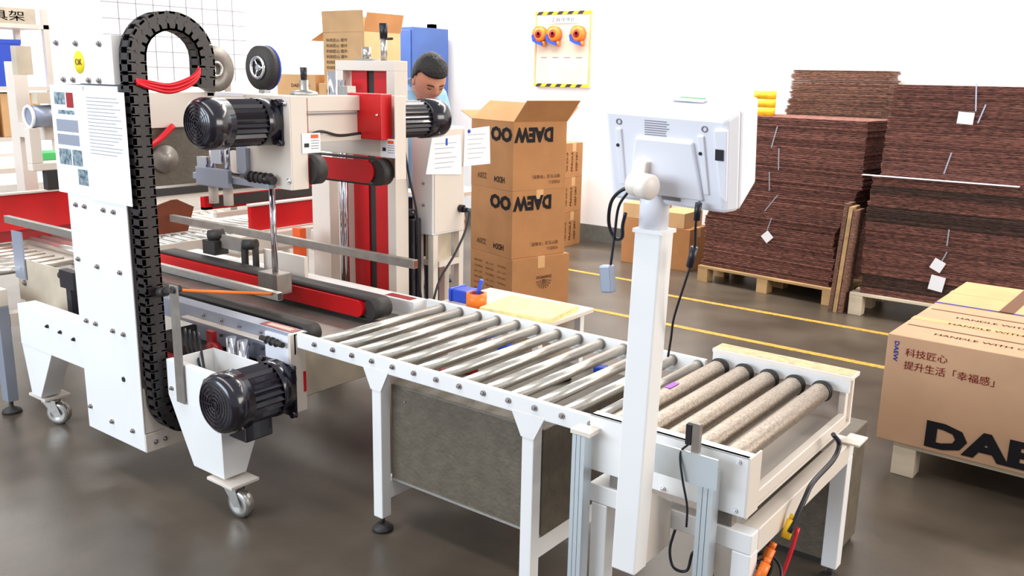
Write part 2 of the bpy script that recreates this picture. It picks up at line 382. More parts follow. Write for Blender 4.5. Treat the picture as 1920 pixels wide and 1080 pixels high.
# rear relief
b = B(hx); b.prism([(-.075, -.014, .045), (.06, -.014, .045), (.085, -.014, -.085), (-.095, -.014, -.085)], (0, .012, 0)); b.done('rear_recess_plate', 'plastic', ds, .004)
b = B(hx); b.prism([(-.125, -.010, .06), (-.112, -.010, .06), (-.105, -.010, -.07), (-.118, -.010, -.07)], (0, .006, 0)).done('rib', 'plastic', ds, .002)
b = B(hx); b.prism([(.070, -.010, .06), (.084, -.010, .06), (.098, -.010, -.07), (.086, -.010, -.07)], (0, .006, 0)).done('rib', 'plastic', ds, .002)
b = B(hx); b.prism([(.108, -.012, .075), (.138, -.012, .078), (.138, -.012, -.08), (.125, -.012, -.07)], (0, .008, 0)).done('side_panel', 'plastic', ds, .002)
B(hx).box(.113, .131, -.0145, -.012, .012, .036).done('power_switch', 'black', ds)
for x, z in ((-.118, .075), (.085, .075)):
    B(hx).torus((x, -.006, z), (0, 1, 0), .006, .0015, 14).done('screw_hole', 'line', ds)
for x, z in ((-.12, .022), (.078, .022)):
    B(hx).cyl((x, -.0115, z), (x, -.0095, z), .004, 10).done('slot', 'ink', ds)
for i in range(7):
    wd = .052 if i != 5 else .044
    B(hx).box(-.055, -.055+wd+.006*(i % 2), -.0062, -.0052, .082-i*.0052, .0838-i*.0052).done('rating_text', 'line', ds)
b = B(hx).box(-.03, .03, -.0066, -.0052, -.095, -.086); b.done('port', 'line', ds)
B(hx).box(.045, .075, -.012, -.004, -.10, -.084).done('port', 'plastic', ds)
# hinge arm + knob
b = B(); b.rev((-1.003, 1.80, 1.348), (0, 0, 1), [(0, 0), (.026, 0), (.024, .02), (.012, .035), (0, .036)], 20); b.done('hinge_base', 'plastic', ds)
b = B(); b.hull2([(-1.025, 1.772, 1.35), (-.99, 1.772, 1.35), (-.99, 1.795, 1.35), (-1.025, 1.795, 1.35)], [(-1.015, 1.77, 1.42), (-.98, 1.77, 1.42), (-.98, 1.79, 1.42), (-1.015, 1.79, 1.42)])
b.done('hinge_arm', 'ivory', ds, .004)
b = B(); b.rev((-.985, 1.742, 1.372), (.95, -.32, -.05), [(0, -.012), (.026, -.012), (.026, .012), (.022, .016), (.028, .018), (.028, .042), (.023, .048), (0, .048)], 26); b.done('clamp_knob', 'ivory', ds)
B().tube(smooth_path([(-1.0, 1.775, 1.352), (-1.03, 1.765, 1.356), (-1.065, 1.77, 1.325), (-1.082, 1.79, 1.27), (-1.07, 1.80, 1.235), (-1.045, 1.79, 1.24), (-1.04, 1.782, 1.27), (-1.03, 1.775, 1.30)]), .0042).done('cable', 'cable', ds)
B().tube(smooth_path([(-1.025, 1.775, 1.35), (-1.055, 1.785, 1.31), (-1.068, 1.795, 1.24), (-1.075, 1.795, 1.17)]), .0032).done('cable', 'cable', ds)
b = B(Matrix.Translation((-1.078, 1.79, 1.135)) @ Matrix.Rotation(R(-8), 4, 'Y')); b.box(-.016, .016, -.012, .012, -.03, .035).done('power_adapter', 'bluegrey', ds, .004)
B().tube(smooth_path([(-.862, 1.80, 1.33), (-.872, 1.81, 1.29), (-.886, 1.84, 1.22), (-.90, 1.84, 1.16), (-.93, 1.85, 1.06), (-.945, 1.87, 1.0), (-.955, 1.88, .95)]), .003).done('signal_cable', 'cable', ds)
B().cyl((-.886, 1.84, 1.232), (-.895, 1.84, 1.185), .0085, 14).done('ferrite_core', 'cable', ds)
B().cyl((-.861, 1.795, 1.338), (-.866, 1.80, 1.30), .0075, 12).done('cable_plug', 'cable', ds)
# cables under the scale
t = solo(B().tube(smooth_path([(-.735, 2.51, .61), (-.725, 2.545, .57), (-.722, 2.49, .54), (-.722, 2.33, .53), (-.72, 2.26, .50), (-.73, 2.2, .43)]), .007), 'power_cable', 'cable', (-.73, 2.3, .5), 'thick black cable looping down the open end of the weighing conveyor', 'cable')
b = B()
for k in range(5):
    a = k*1.1; b.torus((-.80+.006*k, 2.12+.010*k, .345-.006*k), (math.cos(a), .4, math.sin(a)*.6), .028+.005*k, .0045, 22)
solo(b, 'cable_coil', 'cable', (-.79, 2.18, .38), 'tangled coil of dark cable beneath the end of the weighing conveyor', 'cable')
for i, (p, q) in enumerate((((-.735, 2.225, .455), (-.74, 2.20, .41)), ((-.76, 2.16, .39), (-.77, 2.13, .34)), ((-.735, 2.06, .40), (-.74, 2.03, .365)))):
    solo(B().cyl(p, q, .013, 14).cyl(p, Vector(p)+(Vector(p)-Vector(q))*.3, .009, 12), 'cable_connector', 'orange' if i else 'tape', p,
         ('large yellow connector on the cable under the scale frame, topmost of the three', 'middle orange connector in the cable tangle under the scale', 'lowest orange connector beside the frame leg of the scale')[i], 'connector', 'connectors in the cable tangle')
solo(B().tube(smooth_path([(-.99, 2.06, .42), (-1.0, 2.05, .35), (-.985, 2.05, .30), (-.95, 2.06, .30), (-.935, 2.06, .36), (-.90, 2.07, .33), (-.87, 2.08, .28)]), .004), 'hanging_cable', 'cable', (-.98, 2.06, .36), 'thin black cable hanging in a loop below the side of the weighing conveyor', 'cable')
solo(B().tube(smooth_path([(-.74, 2.30, .40), (-.75, 2.26, .30), (-.78, 2.2, .15), (-.80, 2.2, .02), (-.9, 2.25, .008), (-1.1, 2.2, .008)]), .006), 'floor_cable', 'redhose', (-.78, 2.2, .1), 'red cable trailing down to the floor beneath the scale', 'cable')
# ================================================================ CARTON SEALER
cs = thing('carton_sealer', 'large white and red carton sealing machine with black motors on casters', 'carton sealer', (-3.4, 2.3, 0))
# --- motor builder (axis along Y)
def motor(x, z, y0, y1, r, root, fan_neg=True, box_below=False):
    L = y1-y0; s0 = y0 if fan_neg else y1; d = 1 if fan_neg else -1
    P = lambda h: s0+d*h
    b = B(); n = 48; prof = []
    for i in range(n):      # ribbed barrel
        a = 2*math.pi*i/n; rr = r*(.93 if i % 2 else .84); prof.append((x+rr*math.cos(a), z+rr*math.sin(a)))
    a0, a1 = P(L*.34), P(L*.80)
    b.prism([(px, a0, pz) for px, pz in prof], (0, a1-a0, 0))
    b.rev((x, a1, z), (0, d, 0), [(r*.93, 0), (r*.95, .005), (r*.95, L*.18), (r*.6, L*.18+.005), (0, L*.18+.005)], 32)
    m_ = b.done('motor', 'black', root)
    b = B(); b.rev((x, s0, z), (0, d, 0), [(0, .004), (r*.80, 0.002), (r*.93, .012), (r*1.0, .03), (r*1.0, L*.34), (r*.9, L*.345)], 36)
    b.done('fan_cover', 'black', m_)
    b = B()
    for k in range(1, 7): b.torus((x, P(.002), z), (0, 1, 0), r*.13*k, .0022, 32, 4)
    for k in range(12):
        a = k*math.pi/6; b.cyl((x+.1*r*math.cos(a), P(.003), z+.1*r*math.sin(a)), (x+.8*r*math.cos(a), P(.003), z+.8*r*math.sin(a)), .0018, 5)
    b.done('fan_grille', 'chain', m_)
    b = B()
    for k in range(4):
        a = math.pi/4+k*math.pi/2; bolt(b, (x+r*.99*math.cos(a), P(L*.2), z+r*.99*math.sin(a)), (math.cos(a), 0, math.sin(a)), .005, .002)
    b.done('cover_screw', 'bolt', m_)
    if fan_neg:
        b = B()
        for sx_, sz_ in ((-1, 1), (1, 1), (-1, -1), (1, -1)): b.cyl((x+sx_*r*.8, P(L*.93), z+sz_*r*.8), (x+sx_*r*.8, P(L*1.0), z+sz_*r*.8), .013, 10)
        b.box(x-r*.9, x+r*.9, P(L*.97), P(L*1.0), z-r*.9, z+r*.9)
        b.done('mounting_flange', 'black', m_)
    if box_below:
        B().box(x-.045, x+.055, P(L*.3), P(L*.72), z-r-.04, z-r*.7).done('terminal_box', 'black', m_, .006)
    return m_
# --- near column
col = B()
col.box(-3.472, -3.055, 1.72, 1.726, .165, 1.535)
col.box(-3.472, -3.462, 1.726, 1.81, .165, 1.535).box(-3.47, -3.057, 1.804, 1.81, .3, 1.70)
column = col.done('front_column', 'white', cs, .002)
cap = B().box(-3.468, -3.055, 1.712, 1.80, 1.54, 1.709).done('column_head', 'white', column, .002)
B().box(-3.055, -3.049, 1.722, 1.905, .165, .235).box(-3.30, -3.055, 1.80, 1.905, .165, .17).done('column_foot', 'cream', column)
b = B(); b.prism([(-3.056, 1.728, .24), (-3.056, 1.90, .24), (-3.056, 1.84, .29), (-3.056, 1.78, .40), (-3.056, 1.728, .42)], (-.006, 0, 0)).done('corner_gusset', 'cream', column)
bolts([(x, 1.712, z) for x, z in ((-3.43, 1.683), (-3.29, 1.68), (-3.13, 1.678), (-3.40, 1.552), (-3.33, 1.552), (-3.22, 1.552), (-3.15, 1.552))], (0, -1, 0), cap, .0105)
bp_ = [(-3.41, 1.085), (-3.345, 1.085), (-3.21, 1.085), (-3.14, 1.085), (-3.43, .87), (-3.29, .86), (-3.13, .86), (-3.41, .625), (-3.34, .625), (-3.215, .62), (-3.14, .62), (-3.44, .26), (-3.28, .235), (-3.13, .235)]
bolts([(x, 1.72, z) for x, z in bp_], (0, -1, 0), column, .0095)
b = B(); b.cyl((-3.17, 1.7195, .435), (-3.17, 1.716, .435), .010, 14).done('hole', 'ink', column)
bolts([(-3.049, 1.76, .20), (-3.049, 1.80, .20)], (1, 0, 0), column, .009)
b = B(Matrix.Translation((-3.281, 1.7115, 1.615)) @ Matrix.Diagonal((.036, 1, .040, 1)))
b.rev((0, 0, 0), (0, -1, 0), [(0, 0), (1, 0), (1, .001), (0, .001)], 32); sk = b.done('round_sticker', 'yellow', cap)
text('OK', 'sticker_text', 'brownink', cs, (-3.305, 1.7095, 1.605), (1, 0, 0), (0, 0, 1), .032)
# --- cable chain: up the column, arch, down to the head
def link_chain(path, wx, th, x0, root, name='cable_chain'):
    b = B(); n = len(path)
    acc = 0; step = .036; pts = [path[0]]
    for p, q in zip(path, path[1:]):
        d = (Vector(q)-Vector(p)).length; t0 = step-acc
        while t0 <= d:
            pts.append(tuple(Vector(p).lerp(Vector(q), t0/d))); t0 += step
        acc = (acc+d) % step
    for p, q in zip(pts, pts[1:]):
        p, q = Vector(p), Vector(q); d = (q-p).normalized(); nrm = Vector((0, -d.z, d.y)); e = d*.005
        for xa, xb in ((x0, x0+.012), (x0+wx-.012, x0+wx)):
            b.prism([Vector((xa, *(p-e-nrm*th/2).yz)), Vector((xa, *(q+e*0-nrm*th/2).yz)), Vector((xa, *(q-e*0+nrm*th/2).yz)), Vector((xa, *(p-e+nrm*th/2).yz))], (xb-xa, 0, 0))
        p2 = p+(q-p)*.12; q2 = q-(q-p)*.25
        for s0, s1 in ((-th/2, -th/2+.008), (th/2-.008, th/2)):
            b.prism([Vector((x0, *(p2+nrm*s0).yz)), Vector((x0, *(q2+nrm*s0).yz)), Vector((x0, *(q2+nrm*s1).yz)), Vector((x0, *(p2+nrm*s1).yz))], (wx, 0, 0))
    for p in pts[1:-1]: b.cyl((x0-.0015, p[1], p[2]), (x0+wx+.0015, p[1], p[2]), .010, 8)
    return b.done(name, 'chain', root)
path = [(0, 1.86, .262), (0, 1.82, .275), (0, 1.785, .31), (0, 1.768, .36), (0, 1.764, .45)]
path += [(0, 1.764, z) for z in (.7, .95, 1.2, 1.45, 1.60)]
for k in range(0, 13):
    a = math.pi-k*math.pi/12; path.append((0, 1.764+.138+.138*math.cos(a), 1.64+.125*math.sin(a)))
path += [(0, 2.04, 1.60), (0, 2.035, 1.54), (0, 2.03, 1.50)]
link_chain(path, .062, .066, -3.046, cs)
for k in range(3):
    B().tube(smooth_path([(-2.975-.008*k, 1.75, 1.548+.006*k), (-2.968, 1.80, 1.53+.01*k), (-2.966, 1.87, 1.518+.012*k), (-2.97, 1.95, 1.54+.012*k), (-2.985, 2.0, 1.575+.008*k), (-3.0, 2.02, 1.62)]), .0072).done('red_hose', 'redhose', cs)
# --- lower body, near side
nb = B().box(-4.10, -3.47, 1.76, 1.766, .385, .57).box(-4.10, -3.47, 1.766, 1.84, .56, .57).done('side_frame', 'white', cs, .002)
bolts([(x, 1.7595, z) for x, z in ((-3.83, .515), (-3.72, .51), (-3.61, .50))], (0, -1, 0), nb, .008, 'slot', 'ink')
def caster(x, y, root, ang=.5):
    B().box(x-.075, x+.075, y-.06, y+.06, .135, .147).done('caster_plate', 'cream', root, .002)
    c, s = math.cos(ang), math.sin(ang)
    X = Matrix.Translation((x, y, 0)) @ Matrix.Rotation(ang, 4, 'Z')
    b = B(X); b.cyl((0, 0, .112), (0, 0, .135), .03, 20)
    for sy in (-1, 1): b.prism([(-.03, sy*.024-.0015, .118), (.03, sy*.024-.0015, .118), (.055, sy*.024-.0015, .05), (.025, sy*.024-.0015, .042)], (0, .003, 0))
    b.box(-.03, .035, -.025, .025, .108, .118); b.done('caster_fork', 'steel', root)
    b = B(X); b.rev((.035, -.021, .053), (0, 1, 0), [(0, .004), (.022, .004), (.028, 0), (.045, 0), (.053, .008), (.053, .034), (.045, .042), (.028, .042), (.022, .038), (0, .038)], 28)
    b.done('caster_wheel', 'steel', root)
def taper_leg(x0, x1, y0, y1, root):   # hexagonal tapered leg pod
    zt, zm, zb = .55, .40, .155
    xm0, xm1 = (x0+.13, x1-.012)
    b = B(); b.hull2([(x0, y0, zm), (x1, y0, zm), (x1, y1, zm), (x0, y1, zm)], [(x0, y0, zt), (x1, y0, zt), (x1, y1, zt), (x0, y1, zt)])
    b.hull2([(xm0, y0+.01, zb), (xm1, y0+.01, zb), (xm1, y0+.10, zb), (xm0, y0+.10, zb)], [(x0, y0, zm), (x1, y0, zm), (x1, y1, zm), (x0, y1, zm)])
    return b
# near right leg: open tray on top
b = B(); x0, x1, y0, y1 = -2.96, -2.64, 1.775, 1.98
for a in ((x0, x1, y0, y0+.006), (x1-.006, x1, y0+.006, y1), (x0, x1-.006, y1-.006, y1), (x0, x0+.006, y0+.006, y1-.006)): b.box(*a, .41, .545)
b.box(x0, x1, y0, y0+.028, .543, .548).box(x1-.028, x1, y0+.028, y1, .543, .548)
b.hull2([(-2.83, y0+.005, .155), (x1-.002, y0+.005, .155), (x1-.002, y0+.10, .155), (-2.83, y0+.10, .155)], [(x0, y0, .41), (x1, y0, .41), (x1, y1, .41), (x0, y1, .41)])
leg = b.done('leg', 'white', cs, .002)
caster(-2.655, 1.825, leg, .15)
bolts([(-2.71, 1.775, .52), (-2.93, 1.775, .44)], (0, -1, 0), leg, .008)
leg = B().hull2([(-4.05, 1.762, .155), (-3.97, 1.762, .155), (-3.97, 1.85, .155), (-4.05, 1.85, .155)], [(-4.10, 1.762, .384), (-3.83, 1.762, .384), (-3.83, 1.85, .384), (-4.10, 1.85, .384)]).done('leg', 'white', cs, .002)
caster(-4.03, 1.83, leg, .6)
for xx in (-4.0, -2.70):
    leg = B().hull2([(xx-.05, 2.95, .155), (xx+.05, 2.95, .155), (xx+.05, 3.05, .155), (xx-.05, 3.05, .155)], [(xx-.14, 2.93, .5), (xx+.1, 2.93, .5), (xx+.1, 3.08, .5), (xx-.14, 3.08, .5)]).done('leg', 'white', cs, .002)
    caster(xx, 3.0, leg, .5)
B().box(-4.10, -2.6, 2.93, 2.99, .38, .56).done('side_frame', 'white', cs, .002)
# inner gear under the deck (shafts, blocks)
b = B()
for x in (-2.87, -2.80): b.cyl((x, 2.0, .40), (x, 2.0, .60), .02, 16)
b.box(-3.0, -2.70, 2.02, 2.06, .42, .50); b.done('lift_cylinder', 'chrome', cs)
b = B(); b.box(-3.05, -2.66, 2.12, 2.60, .36, .44).box(-3.45, -3.05, 2.0, 2.3, .35, .5).done('drive_housing', 'rubber', cs)
B().rev((-2.98, 1.98, .52), (0, 1, 0), [(0, 0), (.04, 0), (.04, .03), (0, .03)], 20).done('chain_wheel', 'dred', cs)
B().box(-3.45, -3.08, 1.86, 1.98, .41, .46).box(-3.02, -2.98, 1.99, 2.01, .42, .6).done('valve_block', 'dred', cs)
b = B()
for k in range(4): b.tube(smooth_path([(-3.1+.03*k, 1.95, .60), (-3.0+.03*k, 1.9, .52-.01*k), (-2.95, 1.93, .47), (-2.85-.02*k, 1.97, .44)]), .005)
b.done('wiring', 'cable', cs)
# deck
b = B().box(-4.27, -2.575, 2.13, 2.70, .575, .585).done('deck_plate', 'bar', cs)
sf = B().box(-4.25, -2.575, 2.063, 2.07, .575, .652).box(-4.25, -2.575, 2.07, 2.125, .648, .652).done('side_rail', 'bluegrey', cs)
bolts([(x, 2.063, .625) for x in (-3.14, -3.02, -2.90, -2.77)], (0, -1, 0), sf, .008)
B().box(-2.79, -2.60, 2.074, 2.12, .6525, .6535).done('warning_sticker', 'dred', cs)
B().box(-2.765, -2.625, 2.084, 2.11, .6535, .654).done('sticker_text', 'pink', cs)
B().box(-4.25, -2.575, 2.70, 2.783, .60, .655).done('side_rail', 'white', cs, .002)
B().box(-2.76, -2.61, 2.715, 2.76, .6555, .6565).done('warning_sticker', 'dred', cs)
b = B().box(-3.25, -2.64, 2.055, 2.062, .595, .606).box(-3.25, -2.64, 2.03, 2.062, .604, .608).done('thin_rail', 'cream', cs)
b = B().tube([(-2.74, 2.04, .614), (-2.60, 2.03, .614)], .011).torus((-2.70, 2.037, .614), (1, 0, 0), .011, .005).torus((-2.67, 2.035, .614), (1, 0, 0), .012, .005).torus((-2.64, 2.033, .614), (1, 0, 0), .011, .005)
b.done('spring_clamp', 'rubber', cs)
lp = B().box(-3.25, -2.75, 2.10, 2.106, .49, .575).done('lower_plate', 'bluegrey', cs)
bolts([(x, 2.0995, .545) for x in (-3.08, -2.99, -2.90, -2.81)], (0, -1, 0), lp, .007)
# end plate and lower motor
ep = B().box(-2.73, -2.585, 2.05, 2.062, .50, .64).done('end_plate', 'plastic', cs)
B().box(-2.59, -2.575, 2.045, 2.115, .345, .655).box(-2.64, -2.59, 2.05, 2.112, .36, .50).done('end_post', 'cream', cs, .002)
B().box(-2.583, -2.577, 2.116, 2.70, .40, .60).done('end_panel', 'aged', cs)
B().box(-2.5745, -2.573, 2.10, 2.112, .42, .50).done('red_edge_mark', 'redhose', cs)
lm = motor(-2.545, .487, 1.69, 1.965, .108, cs, box_below=True)
B().cyl((-2.60, 1.966, .49), (-2.60, 2.049, .49), .05, 24).done('motor_adapter', 'black', lm)
# lower drive belts: stadium loops in XZ
def stadium(xa, xb, zc, r, n=10):
    pts = []
    for i in range(n+1): a = -math.pi/2+math.pi*i/n; pts.append((xb-r+r*math.cos(a), zc+r*math.sin(a)))
    for i in range(n+1): a = math.pi/2+math.pi*i/n; pts.append((xa+r+r*math.cos(a), zc+r*math.sin(a)))
    return pts
def belt(xa, xb, ya, yb, zc, r, plate_y, root, plate='red'):
    o = stadium(xa, xb, zc, r); i_ = stadium(xa+.006, xb-.006, zc, r-.006)
    b = B(); n = len(o)
    vs = [[b.v((p[0], y, p[1])) for p in pp] for pp in (o, i_) for y in (ya, yb)]
    for k in range(n):
        j = (k+1) % n
        b.f([vs[0][k], vs[0][j], vs[1][j], vs[1][k]], True); b.f([vs[2][k], vs[2][j], vs[3][j], vs[3][k]], True)
        b.f([vs[0][k], vs[0][j], vs[2][j], vs[2][k]]); b.f([vs[1][k], vs[1][j], vs[3][j], vs[3][k]])
    bt = b.done('belt', 'rubber', root)
    for xc in (xa+r, xb-r): B().cyl((xc, ya+.004, zc), (xc, yb-.004, zc), r-.008, 24).done('pulley', 'rubber', bt)
    pr = stadium(xa+.02, xb-.06, zc, r-.010)
    y0, y1 = plate_y
    B().prism([(p[0], y0, p[1]) for p in pr], (0, y1-y0, 0)).done('side_plate', plate, root)
    return bt
belt(-4.22, -2.60, 2.50, 2.60, .648, .045, (2.485, 2.53), cs)
belt(-4.22, -2.62, 2.155, 2.235, .615, .036, (2.236, 2.246), cs, 'bar')
# guides
gb = B().box(-4.05, -2.885, 2.235, 2.262, .695, .728).done('guide_bar', 'steel', cs, .002)
B().box(-2.8845, -2.884, 2.238, 2.259, .698, .725).done('guide_bar_end', 'rubber', cs)
B().box(-2.89, -2.838, 1.764, 1.770, .40, .845).done('guide_upright', 'bar', cs, .002)
b = B().cyl((-2.86, 1.76, .83), (-2.92, 2.235, .72), .006, 10); b.done('guide_rod', 'orange', cs)
b = B(); b.cyl((-2.93, 1.775, .81), (-2.86, 1.775, .82), .012, 12).cyl((-2.97, 1.775, .80), (-2.93, 1.775, .81), .018, 10).cyl((-2.86, 1.755, .83), (-2.86, 1.79, .83), .013, 12).done('clamp_knob', 'rubber', cs)
fg = B().box(-4.7, -2.77, 2.905, 2.935, .738, .778).done('guide_bar', 'bar', cs, .002)
B().box(-2.7695, -2.769, 2.908, 2.932, .742, .774).done('guide_bar_end', 'cork', cs)
# guide clamps on far side
b = B(); b.cyl((-3.90, 2.62, .79), (-3.84, 2.66, .80), .028, 14).box(-3.93, -3.83, 2.60, 2.68, .70, .77); b.done('guide_clamp', 'rubber', cs)
b = B(); b.cyl((-3.62, 2.62, .78), (-3.56, 2.65, .785), .026, 14).box(-3.63, -3.60, 2.61, 2.63, .67, .77).box(-3.57, -3.545, 2.63, 2.65, .67, .77)
b.done('guide_clamp', 'rubber', cs)
B().box(-3.84, -3.63, 2.64, 2.655, .735, .80).done('guide_block', 'bar', cs)
B().box(-3.55, -3.25, 2.68, 2.70, .656, .76).done('guide_plate', 'cream', cs)
# --- upper head: near unit
nu = B().box(-3.02, -2.752, 2.222, 2.228, 1.155, 1.508).box(-2.760, -2.752, 2.228, 2.305, 1.155, 1.508).box(-3.02, -2.76, 2.228, 2.305, 1.50, 1.508).done('head_housing', 'cream', cs, .002)
B().box(-2.7515, -2.7505, 2.306, 2.309, 1.16, 1.50).done('seam_strip', 'dred', cs)
B().box(-3.20, -3.02, 2.215, 2.30, 1.495, 1.512).done('top_plate', 'plastic', cs, .002)
motor(-2.872, 1.408, 1.90, 2.221, .094, cs)
belt(-3.30, -2.715, 2.312, 2.372, 1.225, .058, (2.31, 2.3115), cs, 'cream')
b = B(); b.tube([(-2.98, 2.19, 1.195), (-2.82, 2.19, 1.19)], .018)
for k in range(5): b.torus((-2.96+.03*k, 2.19, 1.194), (1, 0, 0), .017, .006, 16)
b.done('spring', 'chain', cs)
bolts([(-2.765, 2.2215, 1.19), (-2.775, 2.2215, 1.48)], (0, -1, 0), nu, .011, m='chrome')
B().box(-3.35, -2.85, 2.19, 2.215, 1.155, 1.18).done('head_bar', 'bluegrey', cs)
# press posts below motor
b = B()
for x in (-3.22, -3.12): b.cyl((x, 2.20, 1.20), (x, 2.20, 1.32), .012, 14)
b.box(-3.20, -3.14, 2.18, 2.22, 1.23, 1.30).box(-3.30, -3.24, 2.18, 2.21, 1.2, 1.25).done('press_post', 'chrome', cs)
B().box(-3.30, -3.08, 2.17, 2.19, 1.135, 1.21).done('press_bracket', 'bluegrey', cs, .003)
for x in (-3.24, -3.14): B().cyl((x, 2.21, 1.06), (x, 2.21, 1.136), .02, 14).done('press_tube', 'cream', cs)
b = B().box(-3.10, -2.99, 2.24, 2.30, 1.18, 1.34); b.box(-3.06, -3.0, 2.20, 2.24, 1.2, 1.3); b.done('valve', 'bluegrey', cs)
B().cyl((-3.13, 2.42, .75), (-3.13, 2.42, 1.16), .013, 16).done('lift_rod', 'chrome', cs)
B().box(-3.20, -3.07, 2.38, 2.46, .66, .75).done('rod_base', 'bar', cs, .003)
# crossbeam between units
xb_ = B().box(-3.02, -2.92, 2.31, 2.77, 1.44, 1.502).box(-3.02, -2.935, 2.31, 2.77, 1.33, 1.44).box(-3.02, -2.915, 2.31, 2.77, 1.315, 1.345).done('cross_beam', 'cream', cs, .002)
B().box(-2.934, -2.930, 2.31, 2.77, 1.425, 1.431).done('shadow_gap_strip', 'line', cs)
b = B(); b.tube(smooth_path([(-2.915, 2.33, 1.352), (-2.9, 2.42, 1.345), (-2.9, 2.5, 1.36), (-2.9, 2.6, 1.34), (-2.9, 2.72, 1.345)]), .006)
b.done('wiring', 'cable', cs)
# far unit
fu = B().box(-3.35, -2.752, 2.774, 2.780, 1.245, 1.318).box(-2.758, -2.752, 2.78, 2.845, 1.15, 1.505).box(-3.35, -2.76, 2.78, 2.845, 1.31, 1.318).box(-2.90, -2.76, 2.84, 2.845, 1.15, 1.505).done('head_housing', 'cream', cs, .002)
belt(-3.32, -2.775, 2.735, 2.795, 1.18, .058, (2.728, 2.736), cs)
motor(-2.925, 1.395, 2.846, 3.26, .09, cs, fan_neg=False)
rcv = B().box(-2.985, -2.79, 2.735, 2.80, 1.32, 1.512).done('red_cover', 'red', cs, .003)
bolts([(-2.965, 2.735, 1.425), (-2.81, 2.735, 1.425)], (0, -1, 0), rcv, .005, m='chrome')
b = B(); b.cyl((-3.16, 2.80, 1.33), (-3.16, 2.80, 1.60), .022, 16).cyl((-3.10, 2.79, 1.32), (-3.10, 2.79, 1.52), .009, 12); b.done('guide_shaft', 'chrome', cs)
B().box(-3.06, -3.0, 2.74, 2.79, 1.50, 1.54).done('slide_block', 'steel', cs); B().box(-3.12, -3.0, 2.75, 2.78, 1.36, 1.42).done('slide_block', 'steel', cs)
b = B().tube(smooth_path([(-3.10, 2.73, 1.47), (-3.05, 2.72, 1.45), (-3.02, 2.72, 1.38), (-3.02, 2.73, 1.33)]), .007).tube(smooth_path([(-3.12, 2.73, 1.44), (-3.08, 2.72, 1.43), (-3.05, 2.72, 1.37), (-3.05, 2.73, 1.33)]), .006)
b.done('wiring', 'cable', cs)
# safety stickers
for x0_, x1_, y_, z0_, z1_ in ((-2.7505, 0, 2.285, 1.315, 1.375),):
    st = B().box(-2.7495, -2.7485, 2.275, 2.365, 1.292, 1.368).done('safety_sticker', 'paper', cs)
    B().box(-2.7480, -2.7475, 2.318, 2.355, 1.348, 1.362).done('orange_header', 'warn', st)
    for k in range(4): B().box(-2.7480, -2.7475, 2.318, 2.357, 1.338-k*.010, 1.3405-k*.010).done('printed_line', 'line', st)
    B().box(-2.7480, -2.7475, 2.285, 2.308, 1.315, 1.33).done('hazard_symbol', 'ink', st)
st = B().box(-2.835, -2.745, 2.7725, 2.7735, 1.245, 1.325).done('safety_sticker', 'paper', cs)
B().box(-2.79, -2.755, 2.7718, 2.7724, 1.305, 1.318).done('orange_header', 'warn', st)
for k in range(4): B().box(-2.79, -2.752, 2.7718, 2.7724, 1.296-k*.010, 1.2985-k*.010).done('printed_line', 'line', st)
B().box(-2.822, -2.802, 2.7718, 2.7724, 1.272, 1.287).done('hazard_symbol', 'ink', st)
# --- far column (open frame with red panels inside)
fc = B()
fc.box(-3.545, -3.13, 3.16, 3.25, 1.607, 1.655)
fc.box(-3.545, -3.49, 3.16, 3.25, .16, 1.607).box(-3.185, -3.13, 3.16, 3.25, .16, 1.607)
far = fc.done('rear_column', 'cream', cs, .002)
B().box(-3.47, -3.36, 3.20, 3.22, .2, 1.607).done('red_panel', 'red', far)
B().box(-3.31, -3.215, 3.20, 3.22, .2, 1.607).done('red_panel', 'red', far)
B().box(-3.36, -3.31, 3.21, 3.24, .2, 1.607).box(-3.215, -3.185, 3.21, 3.24, .2, 1.607).done('slot_backing', 'rubber', far)
for x in (-3.475, -3.445): B().cyl((x, 3.12, .30), (x, 3.12, 1.56), .012, 14).done('guide_shaft', 'chrome', far)
b = B().cyl((-3.36, 3.2, 1.656), (-3.36, 3.2, 1.72), .022, 18); b.box(-3.42, -3.29, 3.17, 3.24, 1.656, 1.664); b.done('shaft_cap', 'steel', far)
b = B().cyl((-3.24, 3.2, 1.656), (-3.24, 3.2, 1.76), .016, 14).done('handle_stem', 'steel', far)
b = B().cyl((-3.24, 3.2, 1.76), (-3.24, 3.2, 1.83), .018, 14, .022).cyl((-3.26, 3.2, 1.758), (-3.18, 3.2, 1.758), .006, 8).done('handle_grip', 'cable', far)
b = B(); b.box(-3.21, -3.11, 3.262, 3.325, .40, .89).cyl((-3.16, 3.293, .89), (-3.16, 3.293, .93), .028, 16); b.done('black_cylinder', 'black', cs, .01)
b = B().tube(smooth_path([(-3.12, 3.2, 1.30), (-3.115, 3.24, 1.1), (-3.10, 3.28, .9), (-3.10, 3.29, .6), (-3.09, 3.30, .45)]), .006).done('power_cord', 'cable', cs)
